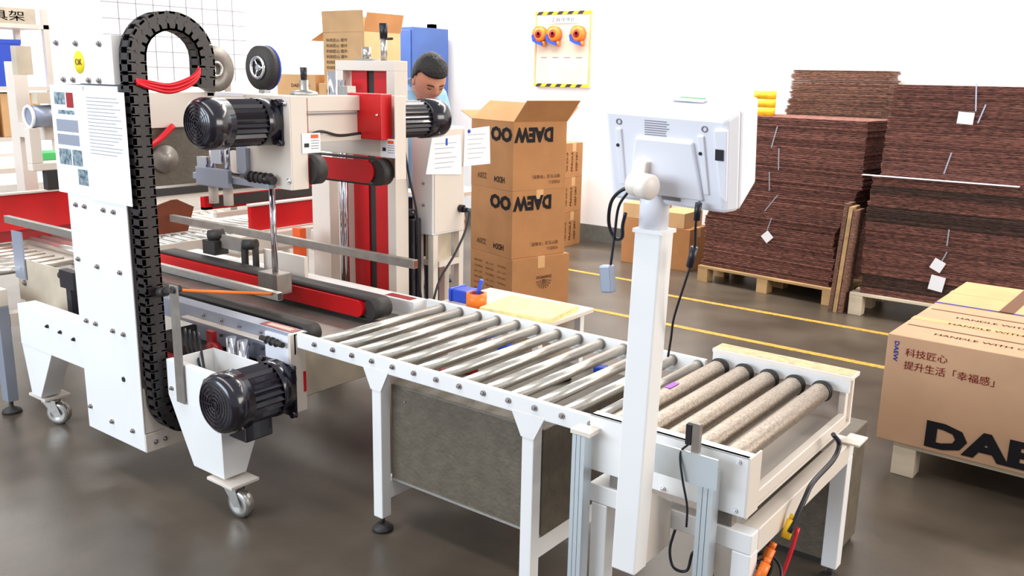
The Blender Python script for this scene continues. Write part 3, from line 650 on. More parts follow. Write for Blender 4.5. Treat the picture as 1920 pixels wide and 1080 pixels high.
# --- tape reel + hand crank on top of head
b = B().box(-3.43, -3.38, 2.60, 2.63, 1.50, 1.62).done('reel_post', 'steel', cs, .003)
b = B(); b.rev((-3.36, 2.555, 1.61), (0, 1, 0), [(.03, 0), (.094, 0), (.094, .04), (.03, .04), (.03, 0)], 32); b.done('tape_reel', 'rubber', cs)
b = B(); b.torus((-3.36, 2.55, 1.61), (0, 1, 0), .044, .008).cyl((-3.36, 2.545, 1.61), (-3.36, 2.60, 1.61), .012, 14)
for k in range(3): a = k*2.1; b.cyl((-3.36, 2.552, 1.61), (-3.36+.044*math.cos(a), 2.552, 1.61+.044*math.sin(a)), .005, 8)
b.done('reel_hub', 'chrome', cs)
B().torus((-3.36, 2.60, 1.61), (0, 1, 0), .092, .005).done('reel_rim', 'blue', cs)
b = B(); b.rev((-3.02, 2.52, 1.503), (0, 0, 1), [(0, 0), (.06, 0), (.055, .012), (.03, .018), (.018, .022), (.018, .06), (0, .06)], 22); b.done('crank_base', 'steel', cs)
B().cyl((-3.02, 2.52, 1.563), (-3.02, 2.52, 1.615), .012, 14, .016).done('crank_handle', 'cable', cs)
# inlet end of the sealer
ip = B().box(-4.50, -3.90, 1.95, 1.956, .49, .70).done('inlet_plate', 'aged', cs, .002)
bolts([(-4.44, 1.95, .655), (-4.43, 1.95, .58)], (0, -1, 0), ip, .014)
B().box(-4.50, -4.40, 1.94, 1.947, .60, .83).done('guide_upright', 'bluegrey', cs)
B().box(-4.62, -3.50, 1.965, 1.99, .85, .885).done('guide_bar', 'steel', cs, .002)
b = B(); b.box(-3.98, -3.86, 1.90, 1.94, .64, .72).box(-3.93, -3.89, 1.90, 1.93, .50, .64).cyl((-4.0, 1.92, .69), (-3.95, 1.92, .69), .02, 12); b.done('inlet_clamp', 'cable', cs)
b = B().cyl((-4.1, 1.90, .50), (-3.85, 1.90, .485), .022, 14).torus((-4.08, 1.90, .50), (1, 0, 0), .02, .006).cyl((-4.17, 1.90, .505), (-4.13, 1.90, .505), .014, 10); b.done('adjusting_screw', 'steel', cs)
B().box(-3.62, -3.55, 1.80, 1.90, .29, .40).done('junction_box', 'bluegrey', cs)
# ================================================================ PAPERS ON COLUMN
def sheet(name, x0, x1, z0, z1, y, label, cat='paper notice'):
    t = thing(name, label, cat, (x0, y, z0), 'notices fixed to the front column of the sealer')
    B().box(x0, x1, y-.001, y, z0, z1).done('sheet', 'paper', t); return t
t = sheet('paper_notice', -3.53, -3.285, 1.125, 1.53, 1.7185, 'notice sheet with small coloured photographs, left one on the white column')
for x0, x1, z0, z1, m_ in ((-3.50, -3.42, 1.46, 1.505, 'pgrey'), (-3.41, -3.36, 1.45, 1.505, 'dred'), (-3.48, -3.36, 1.425, 1.44, 'pgrey'), (-3.50, -3.34, 1.36, 1.405, 'bluegrey'), (-3.50, -3.34, 1.31, 1.35, 'bluegrey'), (-3.50, -3.41, 1.235, 1.295, 'pgrey'), (-3.40, -3.33, 1.235, 1.295, 'pgrey'), (-3.37, -3.30, 1.165, 1.225, 'pgrey')):
    B().box(x0, x1, 1.7165, 1.7172, z0, z1).done('printed_picture', m_, t)
t = sheet('paper_notice', -3.283, -3.005, 1.118, 1.515, 1.7165, 'notice sheet with lines of printed text, right one on the white column')
for k in range(17):
    B().box(-3.262, -3.03-random.random()*.08, 1.7148, 1.7152, 1.49-k*.0125, 1.4925-k*.0125).done('printed_line', 'line', t)
# ================================================================ PARTS TABLE behind the conveyor with tape roll etc.
tb = thing('side_table', 'pale table behind the roller conveyor carrying a yellow foam sheet', 'table', (-2.25, 3.1, 0))
B().box(-2.60, -2.02, 2.86, 3.25, .60, .62).done('tabletop', 'cream', tb, .003)
for x in (-2.57, -2.08):
    for y in (2.88, 3.19): B().box(x, x+.03, y, y+.03, 0, .6).done('leg', 'white', tb)
solo(B(Matrix.Translation((-2.2, 3.02, .62)) @ Matrix.Rotation(.12, 4, 'Z')).box(-.17, .17, -.13, .13, 0, .02), 'foam_sheet', 'mat_y', (-2.2, 3.02, .62), 'pale yellow dimpled foam sheet lying behind the roller conveyor', 'foam sheet')
t = thing('tape_roll', 'orange roll of tape standing on the table with a blue pen in it', 'tape roll', (-2.43, 2.97, .62))
B().rev((-2.42, 2.93, .62), (0, 0, 1), [(.030, 0), (.045, 0), (.045, .06), (.030, .06), (.030, 0)], 28).done('tape', 'orange', t)
B().rev((-2.42, 2.93, .62), (0, 0, 1), [(.029, .001), (.0315, .001), (.0315, .0615), (.029, .0615), (.029, .001)], 28).done('core', 'dred', t)
solo(B().cyl((-2.43, 2.935, .625), (-2.40, 2.94, .74), .009, 12), 'marker_pen', 'blue', (-2.43, 2.935, .625), 'blue marker pen standing inside the orange tape roll', 'pen')
solo(B().box(-2.57, -2.48, 2.93, 3.02, .62, .675).box(-2.575, -2.56, 2.92, 3.03, .62, .68), 'tape_dispenser', 'blue', (-2.53, 2.98, .62), 'blue tape dispenser lying left of the orange tape roll', 'tape dispenser', bevel=.006)
# clutter on top of grey cabinet, seen between rollers
for i, (x, y, sx, sy, h, m_, nm, lb) in enumerate(((-2.06, 2.68, .07, .03, .03, 'blue', 'plastic_clip', 'small blue plastic clip seen between the rollers, at the sealer end'), (-1.62, 2.67, .05, .04, .035, 'blue', 'plastic_clip', 'small blue plastic clip seen between the rollers, halfway along'),
        (-2.02, 2.35, .14, .03, .02, 'dred', 'red_strip', 'dark red strip lying below the first rollers'), (-1.70, 2.5, .12, .03, .02, 'cable', 'black_cable_bundle', 'short black cable bundle lying on the grey box below the rollers'))):
    solo(B(Matrix.Translation((x, y, .551)) @ Matrix.Rotation(.4*i, 4, 'Z')).box(-sx/2, sx/2, -sy/2, sy/2, 0, h), nm, m_, (x, y, .551), lb, 'part', bevel=.005)

# ================================================================ CARTONS
def fit(sx_, name, m, root, org, right, upv, w, h, bold=0, label=None):
    """lettering stretched to width w and height h; org = lower-left corner seen the way the text reads"""
    o = text(sx_, name, m, root, org, right, upv, 1.0, bold, label)
    r = Vector(right).normalized(); u = Vector(upv).normalized(); nn = r.cross(u); me = o.data
    O = Vector(org)-Vector(root['_o'])
    a = [(v.co-O).dot(r) for v in me.vertices]; c = [(v.co-O).dot(u) for v in me.vertices]
    if not a: return o
    a0, a1, c0, c1 = min(a), max(a), min(c), max(c)
    for v, x, z in zip(me.vertices, a, c):
        v.co = O+r*((x-a0)/(a1-a0)*w)+u*((z-c0)/(c1-c0)*h)+nn*.0015
    return o
def carton(cx, cy, z0, ang, wx, wy, h, label, m='card', group=None, name='cardboard_box', open_top=False):
    """corner (cx,cy) = the vertical edge between front (-v) and right (+u) faces"""
    u = Vector((math.cos(R(ang)), math.sin(R(ang)), 0)); v = Vector((-u.y, u.x, 0)); C0 = Vector((cx, cy, z0))
    t = thing(name, label, 'cardboard box', C0-u*wx/2+v*wy/2, group)
    P = lambda a, b_, c: C0-u*a+v*b_+Vector((0, 0, c))
    b = B()
    if not open_top:
        b.hull2([P(0, 0, 0), P(wx, 0, 0), P(wx, wy, 0), P(0, wy, 0)], [P(0, 0, h), P(wx, 0, h), P(wx, wy, h), P(0, wy, h)])
        b.done('body', m, t, .003)
        mid = wy/2; b = B()
        b.hull2([P(-.001, mid-.03, h-.08), P(wx+.001, mid-.03, h-.08), P(wx+.001, mid+.03, h-.08), P(-.001, mid+.03, h-.08)], [P(-.001, mid-.03, h+.001), P(wx+.001, mid-.03, h+.001), P(wx+.001, mid+.03, h+.001), P(-.001, mid+.03, h+.001)])
        b.done('packing_tape', 'pale', t)
    else:
        e = .005
        for q in (((0, 0), (wx, e)), ((0, wy-e), (wx, wy)), ((0, e), (e, wy-e)), ((wx-e, e), (wx, wy-e))):
            (a0, b0), (a1, b1) = q
            b.hull2([P(a0, b0, 0), P(a1, b0, 0), P(a1, b1, 0), P(a0, b1, 0)], [P(a0, b0, h), P(a1, b0, h), P(a1, b1, h), P(a0, b1, h)])
        b.hull2([P(e, e, .0), P(wx-e, e, .0), P(wx-e, wy-e, .0), P(e, wy-e, .0)], [P(e, e, .005), P(wx-e, e, .005), P(wx-e, wy-e, .005), P(e, wy-e, .005)])
        b.done('body', m, t)
    t['_u'] = list(u); t['_v'] = list(v)
    return t, P, u, v
def flap(P, t, a0, a1, b0, b1, h, da, db, dz, m='card'):
    """flap hinged on edge (a0,b0)-(a1,b1) at height h, leaning by offset (da,db,dz)"""
    e = .004
    A = [P(a0, b0, h), P(a1, b1, h), P(a1+da, b1+db, h+dz), P(a0+da, b0+db, h+dz)]
    n = (A[1]-A[0]).cross(A[3]-A[0]).normalized()*e
    B().prism(A, n).done('flap', m, t)
Z_ = Vector((0, 0, 1)); cx, cy, an = -3.615, 4.74, -16
# bottom box
t, P, u, v = carton(cx+.012, cy-.005, 0, an, .50, .50, .39, 'closed brown carton with a small round fan-shaped mark, lowest of the three-box stack', group='carton stack behind the conveyor')
fit('DAEWOO', 'printed_name', 'brownink', t, P(-.0015, .34, .255), -v, -Z_, .13, .022, .02)
b = B(); cc = P(-.0015, .275, .20)
for k in range(9):
    a = R(-75+150*k/8); d = v*math.sin(a)-Z_*math.cos(a)
    w_ = d.cross(u).normalized(); b.prism([cc+Z_*.028, cc+Z_*.028+d*.068-w_*.005, cc+Z_*.028+d*.068+w_*.005], u*.001)
b.done('printed_emblem', 'brownink', t)
for r_ in range(7):
    for c_ in range(3): fit(('MODEL NO.', 'QTY 1 SET', '220V 50Hz')[(r_+c_) % 3], 'printed_text', 'brownink', t, P(.07+.14*c_, -.0015, .33-.04*r_), -u, -Z_, .10, .014)
# middle box
t, P, u, v = carton(cx, cy, .391, an, .49, .46, .458, 'closed brown carton with the upside-down name, middle of the three-box stack', group='carton stack behind the conveyor')
def side_print(t, P, u, v, H):
    fit('DAEW', 'printed_name', 'ink', t, P(-.0015, .330, H-.035), -v, -Z_, .325, .10, .055)
    fit('OO', 'printed_name', 'ink', t, P(.015, -.0015, H-.035), -u, -Z_, .24, .10, .055)
    fit('提升生活「幸福感」', 'printed_slogan', 'brownink', t, P(-.0015, .40, .10), -v, -Z_, .24, .026)
    fit('科技匠心', 'printed_slogan', 'brownink', t, P(-.0015, .40, .06), -v, -Z_, .10, .024)
    fit('HDD4', 'printed_code', 'ink', t, P(.09, -.0015, .085), -u, -Z_, .12, .04, .02)
    fit('220V', 'printed_code', 'brownink', t, P(.30, -.0015, .095), -u, -Z_, .11, .04)
side_print(t, P, u, v, .458)
# top box, open
t, P, u, v = carton(cx, cy, .850, an, .49, .45, .452, 'open brown carton with raised flaps and the upside-down name, top of the three-box stack', group='carton stack behind the conveyor', open_top=True)
side_print(t, P, u, v, .452-.0)
h = .452
flap(P, t, 0, 0, .45, 0, h, -.10, .03, .14); flap(P, t, .49, 0, 0, 0, h, .02, .17, .12)
flap(P, t, .49, .49, 0, .45, h, .14, 0, .05, 'cardin'); flap(P, t, 0, .49, .45, .45, h, 0, .10, .10, 'cardin')
# stack behind, against the wall
for i, (z0, hh) in enumerate(((0, .33), (.331, .33), (.662, .325))):
    t, P, u, v = carton(-4.78, 7.07, z0, 0, .38, .30, hh, 'printed brown carton by the wall behind the three-box stack, ' + ('lowest', 'middle', 'topmost')[i]+' of its pile', group='cartons by the wall')
    for k in range(3): fit(('THIS SIDE UP', 'FRAGILE', 'KEEP DRY')[k], 'printed_text', 'brownink', t, P(-.0015, .05+.08*k, .06), -Z_*-1, -v, .18, .03)
# boxes behind the pole
for i, (x, z0, w_, hh, m_) in enumerate(((-3.36, 0, .33, .36, 'card'), (-3.70, 0, .32, .40, 'card'), (-3.42, .361, .26, .13, 'card2'), (-3.72, .401, .30, .13, 'card2'))):
    carton(x, 6.88, z0, 0, w_, .34, hh, ('small brown carton on the floor left of the left pallet, right of the pair', 'small brown carton on the floor left of the left pallet, left of the pair', 'flat pale carton on top of the right small carton behind the pole', 'flat pale carton on top of the left small carton behind the pole')[i], m_, 'small cartons behind the pole')
# big pair of boxes on the pallet at the right
t, P, u, v = carton(.27, 3.745, .145, -1.5, 1.20, .70, .455, 'large carton with big black name and two lines of Chinese slogan, front one', m='card3')
fr_ = lambda a, z: P(1.20-a, -.0015, z)
fit('科技匠心', 'printed_slogan', 'dred', t, fr_(.075, .375), u, Z_, .16, .034, .0)
fit('提升生活「幸福感」', 'printed_slogan', 'dred', t, fr_(.075, .32), u, Z_, .335, .036, .0)
fit('DAEWOO', 'printed_name', 'ink', t, fr_(.19, .015), u, Z_, .98, .115, .05)
fit('DAEW', 'corner_print', 'blue', t, fr_(.03, .43), -Z_, u, .085, .018, .02)
for k, (yy, col_) in enumerate(((.10, 'brownink'), (.20, 'warn'), (.32, 'brownink'), (.45, 'brownink'), (.56, 'warn'))):
    if col_ == 'warn': B().hull2([P(1.18, yy, .4555), P(.02, yy, .4555), P(.02, yy+.012, .4555), P(1.18, yy+.012, .4555)], [P(1.18, yy, .4565), P(.02, yy, .4565), P(.02, yy+.012, .4565), P(1.18, yy+.012, .4565)]).done('printed_stripe', 'brownink', t)
    else: fit('HANDLE WITH CARE  提升生活', 'printed_text', 'brownink', t, P(1.05, yy, .4555), u, v, .6, .035)
t, P, u, v = carton(.285, 4.455, .145, -1.5, 1.20, .60, .455, 'large pale brown carton, rear one on the near pallet, with tape across its lid', m='pale')
B().hull2([P(.93, 0, .4555), P(.87, 0, .4555), P(.87, .6, .4555), P(.93, .6, .4555)], [P(.93, 0, .457), P(.87, 0, .457), P(.87, .6, .457), P(.93, .6, .457)]).done('brown_tape', 'brownink', t)
B().hull2([P(1.2, 0.002, .4555), P(0, 0.002, .4555), P(0, .014, .4555), P(1.2, .014, .4555)], [P(1.2, 0.002, .457), P(0, 0.002, .457), P(0, .014, .457), P(1.2, .014, .457)]).done('blue_strip', 'blue', t)
# pallets
def pallet(x0, y0, wx, wy, ang, h, label, m='wood', nb=5):
    t = thing('pallet', label, 'pallet', (x0, y0, 0)); X = Matrix.Translation((x0, y0, 0)) @ Matrix.Rotation(R(ang), 4, 'Z')
    for k in range(nb):
        yy = k*(wy-.09)/(nb-1); B(X).box(0, wx, yy, yy+.09, h-.02, h).done('deck_board', m, t, .002)
    for k in range(3):
        xx = k*(wx-.09)/2
        B(X).box(xx, xx+.09, 0, wy, h-.038, h-.0205).done('stringer', m, t)
        for j in range(3):
            yy = j*(wy-.09)/2
            B(X).box(xx, xx+.09, yy, yy+.09, 0, h-.0385).done('block', m, t, .002)
    return t
pallet(-3.15, 6.63, 1.15, .62, -6.3, .13, 'wooden pallet under the left tall stack of flattened cartons')
pallet(-1.86, 6.38, 1.15, .62, 0, .16, 'pale wooden pallet under the right tall stack of flattened cartons', 'palew')
pallet(-2.85, 7.28, 1.0, .29, 0, .13, 'wooden pallet against the wall under the rear stack of flattened cartons', nb=3)
pallet(-.86, 3.79, 1.15, 1.2, -1.5, .144, 'pale slatted pallet under the two large cartons at right', 'palew')
# flattened cartons
TH = .014
def sheet_mesh(w, d, nm, m):
    b = B()
    b.box(0, w, 0, d, 0, TH*.40).box(.008, w-.008, .008, d-.008, TH*.40, TH*.54).box(-.002, w-.001, -.003, d, TH*.54, TH*.93)
    return b.done(nm, m)
protoA = sheet_mesh(1.08, .58, 'flattened_carton', 'edge'); protoB = sheet_mesh(1.10, .60, 'flattened_carton', 'edge'); protoD = sheet_mesh(1.10, .60, 'flattened_carton', 'edge3'); protoC = sheet_mesh(.76, .25, 'flattened_carton', 'edge2')
def pile(proto, n, z0, fn, label, group, top, m2=None):
    for i in range(n):
        z = z0+i*TH; x, y, a = fn(z, i)
        pr = m2 if (m2 is not None and (.19 < z < .30 or .66 < z < .77 or .86 < z < .91)) else proto
        o = pr if pr.get('used') is None else pr.copy()
        if pr.get('used') is None: pr['used'] = 1
        else: COL.objects.link(o)
        o.location = (x, y, z); o.rotation_euler = (0, 0, a)
        tag(o, top if i == n-1 else label, 'flattened carton', group)
rnd = random.Random(3); dL = Vector((.994, -.109)); steps = {}
def fL(z, i):
    k = int(z/.085); steps.setdefault(k, rnd.uniform(-.012, .012))
    s0 = .0 if z < .5 else (min(1, (z-.5)/.35)*.15)
    s0 += steps[k]+rnd.uniform(-.006, .006); p = Vector((-3.127, 6.665))+dL*s0; return p.x, p.y+rnd.uniform(-.006, .006), R(-6.27)+rnd.uniform(-.003, .003)
pile(protoA, 86, .132, fL, 'flattened brown carton in the left tall stack on the wooden pallet', 'flattened cartons, left stack', 'topmost flattened carton of the left stack, the yellow tape rolls stand on it')
sR = {}
def fR(z, i):
    k = int(z/.10); sR.setdefault(k, rnd.uniform(-.02, .02))
    x = -1.80+sR[k]*.6 if z < .97 else -1.745+(z-1.0)*.03
    return x+rnd.uniform(-.007, .007), 6.40+sR[k]*.5*(z < .97)+rnd.uniform(-.006, .006), rnd.uniform(-.003, .003)
pile(protoB, 102, .162, fR, 'flattened brown carton in the right tall stack behind the large cartons', 'flattened cartons, right stack', 'topmost flattened carton of the right stack, the highest sheet at the right of the picture', protoD)
def fC(z, i): return -2.775+.02*math.sin(z*9)*(z > 1.2)+rnd.uniform(-.015, .015), 7.295+rnd.uniform(-.003, .003), rnd.uniform(-.01, .01)
pile(protoC, 111, .132, fC, 'flattened carton in the rear stack rising above the left stack', 'flattened cartons, rear stack', 'topmost flattened carton of the rear stack against the white wall')
for i in range(3):
    solo(B(Matrix.Translation((-1.99+.034*i, 6.35, 0)) @ Matrix.Rotation(R(3.0), 4, 'Y')).box(0, .028, 0, .16, .002, .78-.02*i), 'flattened_carton', 'wood' if i == 1 else 'edge2', (-1.99+.034*i, 6.35, 0),
         'flattened carton standing on edge between the two tall stacks, '+('left', 'middle', 'right')[i]+' of three', 'flattened carton', 'upright cartons between the stacks')
# tags and straps
def at_plane(nm, m, x, y, z, w, h, rot, label, cat, group=None):
    X = Matrix.Translation((x, y, z)) @ Matrix.Rotation(R(rot), 4, 'Y')
    return solo(B(X).box(-w/2, w/2, -.001, .001, -h/2, h/2), nm, m, (x, y, z), label, cat, group)
def Lp(s_, off=-.02): p = Vector((-3.127, 6.665))+dL*s_; return p.x, p.y+off
x, y = Lp(.56, -.03); at_plane('paper_tag', 'paper', x, y, .44, .07, .07, 45, 'white diamond-turned tag hanging on the left stack of flattened cartons', 'tag')
at_plane('paper_tag', 'paper', -1.26, 6.375, 1.39, .095, .075, 3, 'white square tag high on the right stack of flattened cartons', 'tag')
at_plane('paper_tag', 'paper', -1.31, 6.365, .43, .075, .075, 25, 'white tilted tag low on the right stack of flattened cartons', 'tag')
at_plane('paper_tag', 'paper', -1.30, 6.36, .31, .09, .10, 8, 'white tag just above the large carton, lowest tag on the right stack', 'tag')
for (s_, z, L_, rot, lb) in ((.55, 1.19, .16, 12, 'uppermost'), (.60, 1.03, .16, -4, 'second highest'), (.54, .86, .14, -5, 'middle'), (.57, .70, .16, 35, 'second lowest'), (.57, .54, .10, 15, 'lowest')):
    x, y = Lp(s_, -.03); at_plane('binding_strap', 'bluegrey', x, y, z, .008, L_, rot, lb+' pale binding strap on the left stack of flattened cartons', 'strap', 'binding straps')
for (x, z, L_, rot, lb) in ((-1.215, 1.52, .17, -6, 'uppermost'), (-1.17, 1.42, .12, 15, 'second highest'), (-1.33, 1.10, .14, 12, 'middle'), (-1.27, .62, .11, 0, 'second lowest'), (-1.285, .47, .12, 20, 'lowest')):
    at_plane('binding_strap', 'bluegrey', x, 6.37, z, .008, L_, rot, lb+' pale binding strap on the right stack of flattened cartons', 'strap', 'binding straps')
solo(B(Matrix.Translation((-1.85, 6.33, .985))).box(0, .95, 0, .05, 0, .004), 'paper_sheet', 'paper', (-1.85, 6.33, .985), 'white sheet edge sticking out halfway up the right stack of flattened cartons', 'sheet')
for i in range(3):
    z = 1.336+i*.062
    solo(B().rev((-2.77, 6.80, z+.001), (0, 0, 1), [(.035, 0), (.085, 0), (.085, .06), (.035, .06), (.035, 0)], 28), 'tape_roll', 'tape', (-2.77, 6.80, z), ('lowest', 'middle', 'topmost')[i]+' yellow packing tape roll piled on the left stack', 'tape roll', 'yellow tape rolls')
# ================================================================ WALL BOARD
wb = thing('tool_board', 'pale board with black and yellow hazard edges hanging on the white wall', 'board', (-5.2, 7.57, 1.85))
B().box(-5.53, -4.865, 7.57, 7.60, 1.495, 2.215).done('panel', 'pink', wb)
for z0 in (1.495, 2.185):
    B().box(-5.53, -4.865, 7.564, 7.57, z0, z0+.03).done('hazard_tape', 'tape', wb)
    for k in range(5):
        xx = -5.53+.12*k+.02; B().prism([(xx, 7.563, z0), (xx+.06, 7.563, z0), (xx+.09, 7.563, z0+.03), (xx+.03, 7.563, z0+.03)], (0, .001, 0)).done('black_stripe', 'ink', wb)
for x0 in (-5.53, -4.885): B().box(x0, x0+.02, 7.565, 7.57, 1.525, 2.185).done('side_tape', 'card2', wb)
sg = B().box(-5.36, -5.02, 7.562, 7.569, 2.10, 2.17).done('sign', 'paper', wb)
fit('工具挂放处', 'sign_text', 'line', wb, (-5.33, 7.5615, 2.115), (1, 0, 0), Z_, .28, .04)
for k in range(4): B().box(-5.45+.14*k, -5.38+.14*k, 7.566, 7.57, 1.775, 1.782).done('peg', 'line', wb)
for i, x in enumerate((-5.44, -5.27, -4.99)):
    t = thing('tape_dispenser', 'orange and blue hand tape dispenser hanging on the wall board, '+('leftmost', 'middle', 'rightmost')[i]+' of three', 'tape dispenser', (x, 7.52, 1.99), 'dispensers on the wall board')
    B().rev((x, 7.50, 2.0), (0, 1, 0), [(.035, 0), (.076, 0), (.076, .055), (.035, .055), (.035, 0)], 24).done('tape_roll', 'orange', t)
    B().rev((x, 7.495, 2.0), (0, 1, 0), [(.018, 0), (.036, 0), (.036, .064), (.018, .064), (.018, 0)], 20).done('hub', 'dred', t)
    b = B(); b.prism([(x-.08, 7.49, 1.985), (x-.065, 7.49, 1.93), (x-.01, 7.49, 1.905), (x+.05, 7.49, 1.89), (x+.05, 7.49, 1.92), (x-.03, 7.49, 1.935), (x-.06, 7.49, 2.0)], (0, .06, 0)).done('frame', 'blue', t)
    b = B(); b.cyl((x+.04, 7.53, 1.93), (x+.055, 7.53, 1.885), .02, 12).done('handle', 'orange', t)
# ================================================================ CONTROL CABINET
cc_ = thing('control_cabinet', 'tall narrow cream electric control box on a steel frame behind the conveyor', 'control cabinet', (-3.10, 3.46, 0))
B().box(-3.195, -3.055, 3.345, 3.59, .80, 1.34).done('enclosure', 'white', cc_, .004)
B().box(-3.054, -3.050, 3.355, 3.58, .81, 1.33).done('door', 'cream', cc_, .002)
bolts([(-3.115, 3.345, 1.06), (-3.115, 3.345, .95)], (0, -1, 0), cc_, .007, 'screw')
B().cyl((-3.05, 3.55, .92), (-3.025, 3.55, .92), .020, 16).cyl((-3.025, 3.55, .92), (-3.005, 3.55, .915), .013, 12).done('cable_gland', 'cable', cc_)
B().tube(smooth_path([(-3.01, 3.55, .915), (-2.985, 3.55, .90), (-2.98, 3.51, .81), (-2.975, 3.42, .70), (-2.97, 3.32, .61), (-2.96, 3.26, .53), (-2.96, 3.22, .40)]), .006).done('power_cord', 'cable', cc_)
for (x0, x1, y0, y1) in ((-3.195, -3.155, 3.35, 3.385), (-3.195, -3.155, 3.55, 3.585), (-3.09, -3.055, 3.35, 3.385), (-3.09, -3.055, 3.55, 3.585)):
    B().box(x0, x1, y0, y1, 0, .799).done('leg', 'cream', cc_)
B().box(-3.20, -3.05, 3.39, 3.545, .63, .66).done('shelf', 'cream', cc_)
B().box(-3.145, -3.10, 3.39, 3.54, .66, .799).done('lower_box', 'aged', cc_)
for i, (y0, y1, z0, z1, lb) in enumerate(((3.33, 3.545, 1.096, 1.30, 'handwritten white sheet with a small blue mark hanging on the control cabinet, left one'), (3.575, 3.775, 1.137, 1.335, 'white record sheet in a clip hanging right of the handwritten sheet'))):
    t = thing('paper_sheet', lb, 'paper', (-3.045, y0, z0), 'sheets hanging on the control cabinet')
    xx = -3.046+.004*i
    B().prism([(xx, y0-.045+.035*i, z0+(.02 if i == 0 else 0)), (xx, y1+.01, z0), (xx, y1, z1), (xx, y0, z1-.01)], (.0015, 0, 0)).done('sheet', 'paper', t)
    for k in range(6): B().box(xx+.002, xx+.0025, y0+.02, y1-.03-.02*(k % 3), z1-.04-.024*k, z1-.038-.024*k).done('written_line', 'line', t)
    if i == 0: B().box(xx+.002, xx+.0026, y0+.10, y0+.115, z1-.05, z1-.015).done('blue_mark', 'blue', t)
    else: B().rev((xx+.002, y0+.03, z1-.02), (1, 0, 0), [(0, 0), (.010, 0), (.010, .004), (0, .004)], 14).done('magnet', 'blue', t)
# worktable behind the cabinet with levelling feet
wt = thing('work_table', 'pale metal worktable behind the control cabinet, mostly hidden', 'table', (-4.7, 5.3, 0))
B().box(-5.3, -4.42, 4.9, 5.5, .70, .73).done('tabletop', 'cream', wt)
for x in (-5.25, -4.65):
    for y in (4.93, 5.22): lg = B().box(x, x+.04, y, y+.04, .06, .70).done('leg', 'cream', wt); B().rev((x+.02, y+.02, 0), (0, 0, 1), [(0, 0), (.035, 0), (.03, .015), (.008, .03), (.008, .06), (0, .06)], 16).done('levelling_foot', 'rubber', lg)

# ================================================================ PERSON
pm = thing('person', 'man in light blue shirt with short black hair looking down, standing behind the control cabinet', 'person', (-3.50, 3.72, 0))
def skin_body(name, nodes, edges, m, root, sub=2):
    me = bpy.data.meshes.new(name); org = Vector(root['_o'])
    me.from_pydata([Vector(n[0])-org for n in nodes], edges, []); o = bpy.data.objects.new(name, me); COL.objects.link(o); o.parent = root; o['_o'] = list(org)
    sk_ = o.modifiers.new('skin', 'SKIN'); sk_.use_smooth_shade = True
    for v_, n in zip(me.skin_vertices[0].data, nodes): v_.radius = (n[1], n[2] if len(n) > 2 else n[1])
    me.skin_vertices[0].data[0].use_root = True
    ss = o.modifiers.new('sub', 'SUBSURF'); ss.levels = ss.render_levels = sub
    me.materials.append(M[m]); return o
px, py = -3.50, 3.72
F = Vector((.985, -.174, 0)); Rv = Vector((-.174, -.985, 0))      # facing, his right hand side
def Q(f, r_, z): return Vector((px, py, 0))+F*f+Rv*r_+Vector((0, 0, z))
# head: one continuous mesh with face relief
def head():
    bm = bmesh.new(); bmesh.ops.create_uvsphere(bm, u_segments=48, v_segments=36, radius=1)
    tilt = Matrix.Rotation(R(24), 3, 'X')
    for v_ in bm.verts:
        x, y, z = v_.co     # x = his left(+)/right, y front(+), z up
        X_, Y_, Z__ = x*.076, y*.096, z*.122
        if z < 0: X_ *= 1-.34*(-z)**1.4; Y_ *= 1-.12*(-z)
        if y > 0: X_ *= 1.02; Y_ -= .010*max(0, 1-abs(z+.1)*1.2)*0
        if y > 0:
            g = lambda a, b_, c, d, h_: h_*math.exp(-((x-a)/c)**2-((z-b_)/d)**2)
            Y_ += g(0, -.16, .13, .16, .020)+g(0, -.02, .09, .18, .010)          # nose
            Y_ += g(0, .14, .5, .09, .006)                                       # brow
            Y_ -= g(.36, .03, .17, .09, .011)+g(-.36, .03, .17, .09, .011)       # eye sockets
            Y_ += g(.36, .01, .11, .05, .006)+g(-.36, .01, .11, .05, .006)       # lids
            Y_ += g(0, -.48, .22, .07, .007)-g(0, -.53, .2, .03, .004)+g(0, -.59, .18, .06, .006)
            Y_ += g(0, -.86, .28, .14, .010)+g(.5, -.3, .2, .2, .004)+g(-.5, -.3, .2, .2, .004)
        v_.co = (X_, Y_, Z__)
        v_.co = tilt.inverted() @ v_.co
    for f in bm.faces: f.smooth = True
    return bm, tilt
hc = Q(.095, 0, 1.572)
basis = Matrix((Rv, F, Vector((0, 0, 1)))).transposed()
hM = Matrix.Translation(hc) @ basis.to_4x4() @ Matrix.Rotation(R(-14), 4, 'Z') @ Matrix.Rotation(R(-10), 4, 'X') @ Matrix.Scale(1.10, 4)
bm_, tl = head(); hb = B(); hb.bm = bm_
for s_ in (-1, 1):   # ears
    r_ = bmesh.ops.create_uvsphere(bm_, u_segments=14, v_segments=10, radius=1)['verts']
    for v_ in r_:
        v_.co = Vector((v_.co.x*.009+s_*.076, v_.co.y*.018-.006, v_.co.z*.033-.008)); v_.co = tl.inverted() @ v_.co
    for f in bm_.faces: f.smooth = True
